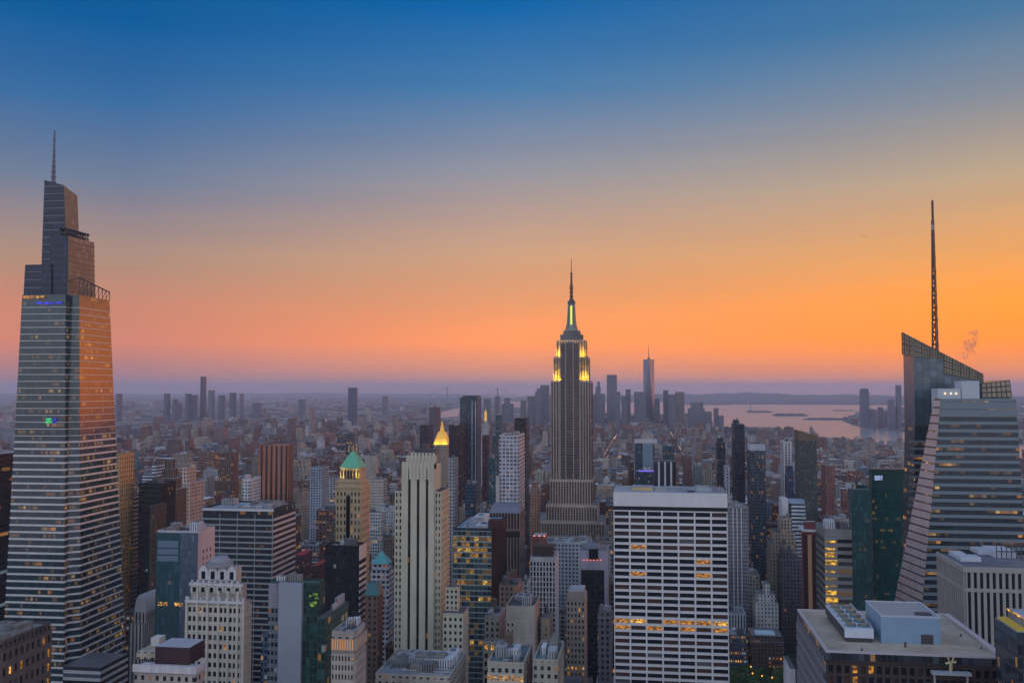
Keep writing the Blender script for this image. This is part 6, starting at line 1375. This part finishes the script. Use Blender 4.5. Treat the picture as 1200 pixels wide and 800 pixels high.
# how much of each shows: nearest first on a coarse raster of the frame
STP = 2; W_, H_ = 1200 // STP, 800 // STP; ras = np.zeros((H_, W_), bool)
ev = [(y0, 1, i) for i, (x0, x1, y0, y1, h, *_) in enumerate(boxes)]
sol = []
for ob in [o_ for o_ in SC.objects if o_.parent is None and o_.type == 'EMPTY']:
    pass
for (rx0, rx1, rt, rb, Y) in RECTS[:-5]: sol.append((Y, 0, (rx0, rx1, rt, rb)))
vis = [0] * len(boxes); PXY = [None] * len(boxes)
for (Y, ty, d) in sorted(ev + sol, key=lambda e: (e[0], e[1])):
    if ty: b = boxes[d]; a, c = proj((b[0], b[2], b[4])), proj((b[1], b[2], b[4])); l, r, tp = a[0], c[0], min(a[1], c[1]); bt = proj((b[0], b[2], 0))[1]; PXY[d] = ((l + r) / 2, tp, r - l)
    else: l, r, tp, bt = d; bt = 800
    i0, i1, j0, j1 = max(0, int(l / STP)), min(W_, int(math.ceil(r / STP))), max(0, int(tp / STP)), min(H_, int(math.ceil(bt / STP)))
    if i1 <= i0 or j1 <= j0: continue
    s = ras[j0:j1, i0:i1]
    if ty: vis[d] = int(s.size - s.sum())
    s[:] = True
order = sorted(range(len(boxes)), key=lambda i: -vis[i])
# city light seen at dusk: a few lamps on in each facade
def bstyle(b, near):
    st = style(b[7]); st = list(st); st[0] = b[6]; st[7] = round(b[8] * 3, 3)
    r1, r2, r3 = (b[8] * 97) % 1, (b[8] * 331) % 1, (b[8] * 613) % 1
    if b[7] in ('red', 'brown', 'tan', 'cream', 'grey', 'white'):
        st[2] *= .75 + .6 * r1; st[3] *= .92 + .2 * r2; st[4] = .3 + .35 * r3; st[5] = .38 + .25 * r1
        if r2 > .86: st[4] = 1.1; st[5] = .42          # ribbon windows
        elif r2 < .10: st[5] = .86; st[4] = .45        # tall bays between piers
    st[6] = .10 if near else .04
    if not near and b[2] > 2600: st[2] *= 1.6; st[3] *= 1.5
    return tuple(st)
ROOFC = [(.07, .07, .08), (.12, .12, .13), (.22, .22, .24), (.40, .41, .44), (.58, .60, .64), (.12, .09, .08), (.28, .26, .26)]
IND = [i for i in order[:235] if vis[i] > 3]
indset = set(IND)
REL = {}
ORD = ['first', 'second', 'third', 'fourth', 'fifth', 'sixth', 'seventh', 'eighth', 'ninth', 'tenth', 'eleventh', 'twelfth', 'thirteenth', 'fourteenth', 'fifteenth', 'sixteenth', 'seventeenth', 'eighteenth']
for i in IND:
    px, py, pw_ = PXY[i]; py += 6
    m = min(MARKS, key=lambda m: ((m[1] - px) * 1.0) ** 2 + ((m[2] - py) * .8) ** 2)
    dx, dy = px - m[1], py - m[2]
    rel = ('right of' if dx > 0 else 'left of') if abs(dx) > abs(dy) else ('below' if dy > 0 else 'above')
    b = boxes[i]; size = 'tall' if b[4] > 62 else ('mid-height' if b[4] > 32 else 'low')
    REL.setdefault((size, PAL[b[5]][0], rel, m[0]), []).append(i)
LAB = {}
for (size, col, rel, m), l in REL.items():
    l.sort(key=lambda i: PXY[i][0])
    for n, i in enumerate(l):
        LAB[i] = f'{size} {col} block {rel} {m}' if len(l) == 1 else f'{ORD[n]} from left of {size} {col} blocks {rel} {m}'
seen = {}
used = set()
for i, lb in LAB.items():
    assert lb not in used; used.add(lb)
for i in IND:
    x0, x1, y0, y1, h, k, c, stn, sd_ = boxes[i]; rr = random.Random(i)
    cx, cy = (x0 + x1) / 2, (y0 + y1) / 2
    root = empty(PAL[k][2], LAB[i], 'building', 'city buildings in view', (cx, cy, 0))
    st = bstyle(boxes[i], True); rf = roofst(rr.choice(ROOFC)); w2, d2 = (x1 - x0) / 2, (y1 - y0) / 2
    mb = MB()
    if h > 45 and stn not in ('dglass', 'bandw', 'blue') and rr.random() < .6 and w2 > 7:
        z1 = h * rr.uniform(.72, .86); s_ = rr.uniform(.12, .24)
        mb.box(-w2, w2, -d2, d2, 0, z1, 0, st, rf); e_ = (-w2 * (1 - s_), w2 * (1 - s_), -d2 * (1 - s_), d2 * (1 - s_))
        mb.box(*e_, z1 - .3, h, 0, st, rf)
        top = e_
    else: mb.box(-w2, w2, -d2, d2, 0, h, 0, st, rf); top = (-w2, w2, -d2, d2)
    if stn in ('red', 'brown', 'tan', 'cream') and h < 95:
        cs = roofst(tuple(min(.5, v * 1.25) for v in c)); mb.box(top[0] - .5, top[1] + .5, top[2] - .6, top[2] - .02, h - 1.3, h + .5, 0, cs)
        zc_ = 4.5 + h * .12; mb.box(-w2 - .02, w2 + .02, -d2 - .35, -d2 - .02, zc_, zc_ + .7, 0, cs)
    mb.build('wall', FAC, root)
    if vis[i] > 25: roof_kit(root, *top, h, tank=(stn in ('red', 'brown', 'tan', 'cream') and rr.random() < .6), units=2 if vis[i] < 60 else 4, wall=c)
    elif rr.random() < .8:
        a_ = w2 * rr.uniform(.2, .5); mb = MB(); mb.box(-a_, a_ * .6, -d2 * .3, d2 * .5, h + .01, h + rr.uniform(2.5, 5), 0, roofst(c), rf); mb.build('roof_unit', FAC, root)
mass = MB()
for i, b in enumerate(boxes):
    if i in indset: continue
    x0, x1, y0, y1, h, k, c, stn, sd_ = b; st = bstyle(b, y0 < 2000); rf = roofst(ROOFC[int(sd_ * 997) % 7])
    if h > 26 and stn not in ('dglass', 'bandw') and int(sd_ * 3000) % 2:
        ins = min(x1 - x0, y1 - y0) * .14; zs_ = h * (.70 + .2 * sd_)
        mass.box(x0, x1, y0, y1, 0, zs_, 0, st, rf); mass.box(x0 + ins, x1 - ins, y0 + ins, y1 - ins, zs_ - .2, h, 0, st, rf)
    else: mass.box(x0, x1, y0, y1, 0, h, 0, st, rf)
    if vis[i] > 0 and int(sd_ * 1000) % 3 and y0 < 7000:
        w_, d_ = x1 - x0, y1 - y0; a_ = x0 + w_ * (.1 + .4 * sd_); e_ = y0 + d_ * .3
        mass.box(a_, a_ + w_ * .3, e_, e_ + d_ * .4, h + .01, h + 2.2 + 3 * sd_, 0, roofst(c), rf)
        if int(sd_ * 5000) % 4 == 0: mass.cyl(x0 + w_ * .75, y0 + d_ * .6, h + 3.5, h + 8, 2.0, 1.6, n=7, st=roofst((.10, .07, .05)))
tag(mass.build('distant_city_buildings', FAC), 'countless low blocks of the city running out to the horizon', None, None, 'stuff')
print('BOXES', len(boxes), 'IND', len(IND), 'minvis', vis[IND[-1]])
# street canyons: tree-dark patches of the parks far off
pk = MB(); rp = random.Random(8)
for (ax0, ax1, ay) in ((226, 292, 523), (60, 70, 520), (150, 210, 506), (330, 360, 505), (470, 492, 520), (700, 716, 560)):
    a, b_ = G(ax0, ay), G(ax1, ay)
    for k in range(90):
        t = rp.random(); p = a.lerp(b_, t); x, y = p.x, p.y + rp.uniform(-60, 60); r = rp.uniform(6, 11); h_ = rp.uniform(9, 16)
        pk.cyl(x, y, 0, h_ * .6, r * .7, r, n=6); pk.cyl(x, y, h_ * .6, h_, r, r * .3, n=6)
tag(pk.build('park_woods', principled('foliage_far', (.045, .065, .035), .9, noise=.3, nscale=.05)), 'dark green woods of far-off parks among the rooftops', None, None, 'stuff')

ll = MB(); rl = random.Random(6)
def lampbit(x, y):
    if not inside(x, y, LANDP): return
    s_ = .35 + y / 9000; z_ = 9; ll.box(x - s_, x + s_, y - s_, y + s_, z_, z_ + s_ * 1.6, rl.choice([0, 0, 0, 1, 1, 2]))
for xa in AVE:
    y = 760
    while y < 5600: y += rl.uniform(30, 48); lampbit(xa + rl.choice([-8, 8]), y)
for k in range(2, 60):
    y = 601 + 80 * k; x = -1500
    if y > 4800: break
    while x < 1200: x += rl.uniform(45, 95); lampbit(x, y + rl.choice([-4, 4]))
for i in range(1100): y = 5600 + rl.random() ** 1.5 * 12000; lampbit(rl.uniform(-.6, .6) * y, y)
tag(ll.build('street_lights', [principled('far_lamp_amber', (.5, .4, .2), .5, emit=S(255, 165, 70), es=3.0), principled('far_lamp_white', (.5, .5, .5), .5, emit=S(255, 225, 190), es=3.0), principled('far_lamp_red', (.5, .2, .1), .5, emit=S(255, 90, 50), es=2.5)]), 'countless street lights along the avenues and cross streets of the far city', None, None, 'stuff')

# ------------------------------------------------------------------ the park trees and lamps
leafm = bpy.data.materials.new('leaves'); leafm.use_nodes = True
g = NT(leafm.node_tree); b = g.n['Principled BSDF']; oi = g.node('ShaderNodeNewGeometry')
g.put(b.inputs['Base Color'], g.ramp(oi.outputs['Random Per Island'], [(0, (.04, .09, .02)), (.6, (.07, .15, .03)), (1, (.12, .19, .05))])); b.inputs['Roughness'].default_value = .7
bark = principled('bark', (.07, .05, .04), .9)
def tree_proto(seed):
    rn = random.Random(seed); root = empty('park_tree', '', 'tree', 'trees in the park below'); mb = MB()
    mb.cyl(0, 0, 0, 5, .45, .3, n=8)
    for k in range(6):
        a_ = k * 1.05 + rn.random(); mb.bar((0, 0, 3.6 + k * .3), (3.2 * math.cos(a_), 3.2 * math.sin(a_), 7.5 + rn.random() * 2), .16, n=5)
    mb.build('trunk', bark, root); mb = MB()
    cl = [(rn.uniform(-4, 4), rn.uniform(-4, 4), rn.uniform(6, 12), rn.uniform(1.8, 3.2)) for _ in range(16)]
    for k in range(1300):
        cx, cy, cz, r = rn.choice(cl); v = Vector((rn.gauss(0, 1), rn.gauss(0, 1), rn.gauss(0, .8))).normalized() * r * rn.random() ** .4
        p = Vector((cx, cy, cz)) + v; u = Vector((rn.gauss(0, 1), rn.gauss(0, 1), rn.gauss(0, 1))).normalized(); w2 = u.orthogonal().normalized(); s_ = rn.uniform(.25, .5)
        i0 = len(mb.v); mb.v += [tuple(p + u * s_), tuple(p + w2 * s_ * .6), tuple(p - u * s_), tuple(p - w2 * s_ * .6)]; mb.face((i0, i0 + 1, i0 + 2, i0 + 3))
    mb.build('crown', leafm, root); return root
protos = [tree_proto(s) for s in (1, 2, 3)]
pts = []
rn = random.Random(3)
for r_, (py_, n_) in enumerate(((799, 6), (791, 6), (783, 5))):
    for k in range(n_):
        p = G(857 + (62 / n_) * (k + .5) + rn.uniform(-2, 2), py_, 11); pts.append((p.x, p.y, r_, k))
RW = ['nearest', 'middle', 'farthest']
for n, (x, y, r_, k) in enumerate(pts):
    src = protos[n % 3]
    if n < 3: t = src
    else:
        t = src.copy(); COL.objects.link(t)
        for ch in [c_ for c_ in protos[n % 3].children]: c2 = ch.copy(); COL.objects.link(c2); c2.parent = t
    t.location = (x, y, 0); t.rotation_euler.z = rn.random() * 6; s_ = rn.uniform(.85, 1.15); t.scale = (s_, s_, s_)
    t['label'] = f'leafy green park tree, {ORD[k]} from the left in the {RW[r_]} row'
lampm = principled('street_lamp_glow', (.6, .4, .2), .5, emit=S(255, 165, 50), es=2.5)
for n, (px, py) in enumerate(((880, 786), (882, 794), (893, 797), (905, 799))):
    p = G(px, py, 9); root = empty('street_lamp', ['amber street lamp nearest the back of the park trees', 'amber street lamp in the middle of the park trees', 'amber street lamp low in the park trees, second from right', 'amber street lamp at the right end of the park trees'][n], 'street lamp', 'amber lamps in the park', (p.x, p.y, 0))
    mb = MB(); mb.cyl(0, 0, 0, 12.6, .12, .08, n=8); mb.build('post', steel, root); mb = MB(); mb.cyl(0, 0, 12.6, 13.6, .55, .35, n=10); mb.build('lamp_head', lampm, root)

# ------------------------------------------------------------------ bird and steam
p = EYE + ray(1012, 277) * 170; root = empty('bird', 'small dark bird gliding in the orange sky left of the spire', 'bird', None, p)
mb = MB(); mb.v = [(-.28, 0, 0), (0, -.07, .03), (0, .07, .03), (.26, 0, .02), (0, 0, -.07), (.36, -.05, .03), (.36, .05, .03)]
for f_ in ((0, 1, 2), (1, 3, 2), (0, 4, 1), (0, 2, 4), (1, 4, 3), (2, 3, 4), (3, 5, 6)): mb.face(f_)
for s_ in (-1, 1):
    i0 = len(mb.v); mb.v += [(-.06, 0, .02), (.08, 0, .02), (.10, s_ * .3, .11), (-.02, s_ * .32, .12), (.16, s_ * .62, .03), (-.06, 0, .04), (.08, 0, .04)]
    mb.face((i0, i0 + 1, i0 + 2, i0 + 3)); mb.face((i0 + 3, i0 + 2, i0 + 4))
mb.build('body', principled('bird_dark', (.03, .03, .03), .8), root); root.rotation_euler.z = R(60)
sm = bpy.data.materials.new('steam'); sm.use_nodes = True; g = NT(sm.node_tree); g.n.clear()
pos = g.node('ShaderNodeNewGeometry').outputs['Position']; nz = g.node('ShaderNodeTexNoise'); nz.inputs['Scale'].default_value = .5; nz.inputs['Detail'].default_value = 5; g.l.new(pos, nz.inputs['Vector'])
pv = g.node('ShaderNodeVolumePrincipled'); pv.inputs['Color'].default_value = (.55, .50, .54, 1)
g.put(pv.inputs['Density'], g.m('MULTIPLY', g.m('SUBTRACT', nz.outputs[0], .36, clamp=True), 1.1)); g.l.new(pv.outputs[0], g.node('ShaderNodeOutputMaterial').inputs['Volume'])
mb = MB()
import bmesh
bmm = bmesh.new()
rs_ = random.Random(4)
for (px, py, r) in ((1131, 418, 1.2), (1133, 413, 1.7), (1136, 408, 2.2), (1134, 403, 2.0), (1139, 400, 2.6), (1137, 394, 2.4), (1143, 392, 2.0)):
    for k in range(8):
        c_ = P(px, py, 596) + Vector((rs_.uniform(-1, 1), rs_.uniform(-1, 1), rs_.uniform(-1, 1))) * r
        bmesh.ops.create_icosphere(bmm, subdivisions=2, radius=r * rs_.uniform(.4, .8), matrix=Matrix.Translation(c_))
me = bpy.data.meshes.new('steam'); bmm.to_mesh(me); bmm.free(); me.materials.append(sm)
st_ob = bpy.data.objects.new('steam', me); COL.objects.link(st_ob); tag(st_ob, 'wisp of grey steam rising behind the slanted lattice crown', None, None, 'stuff')
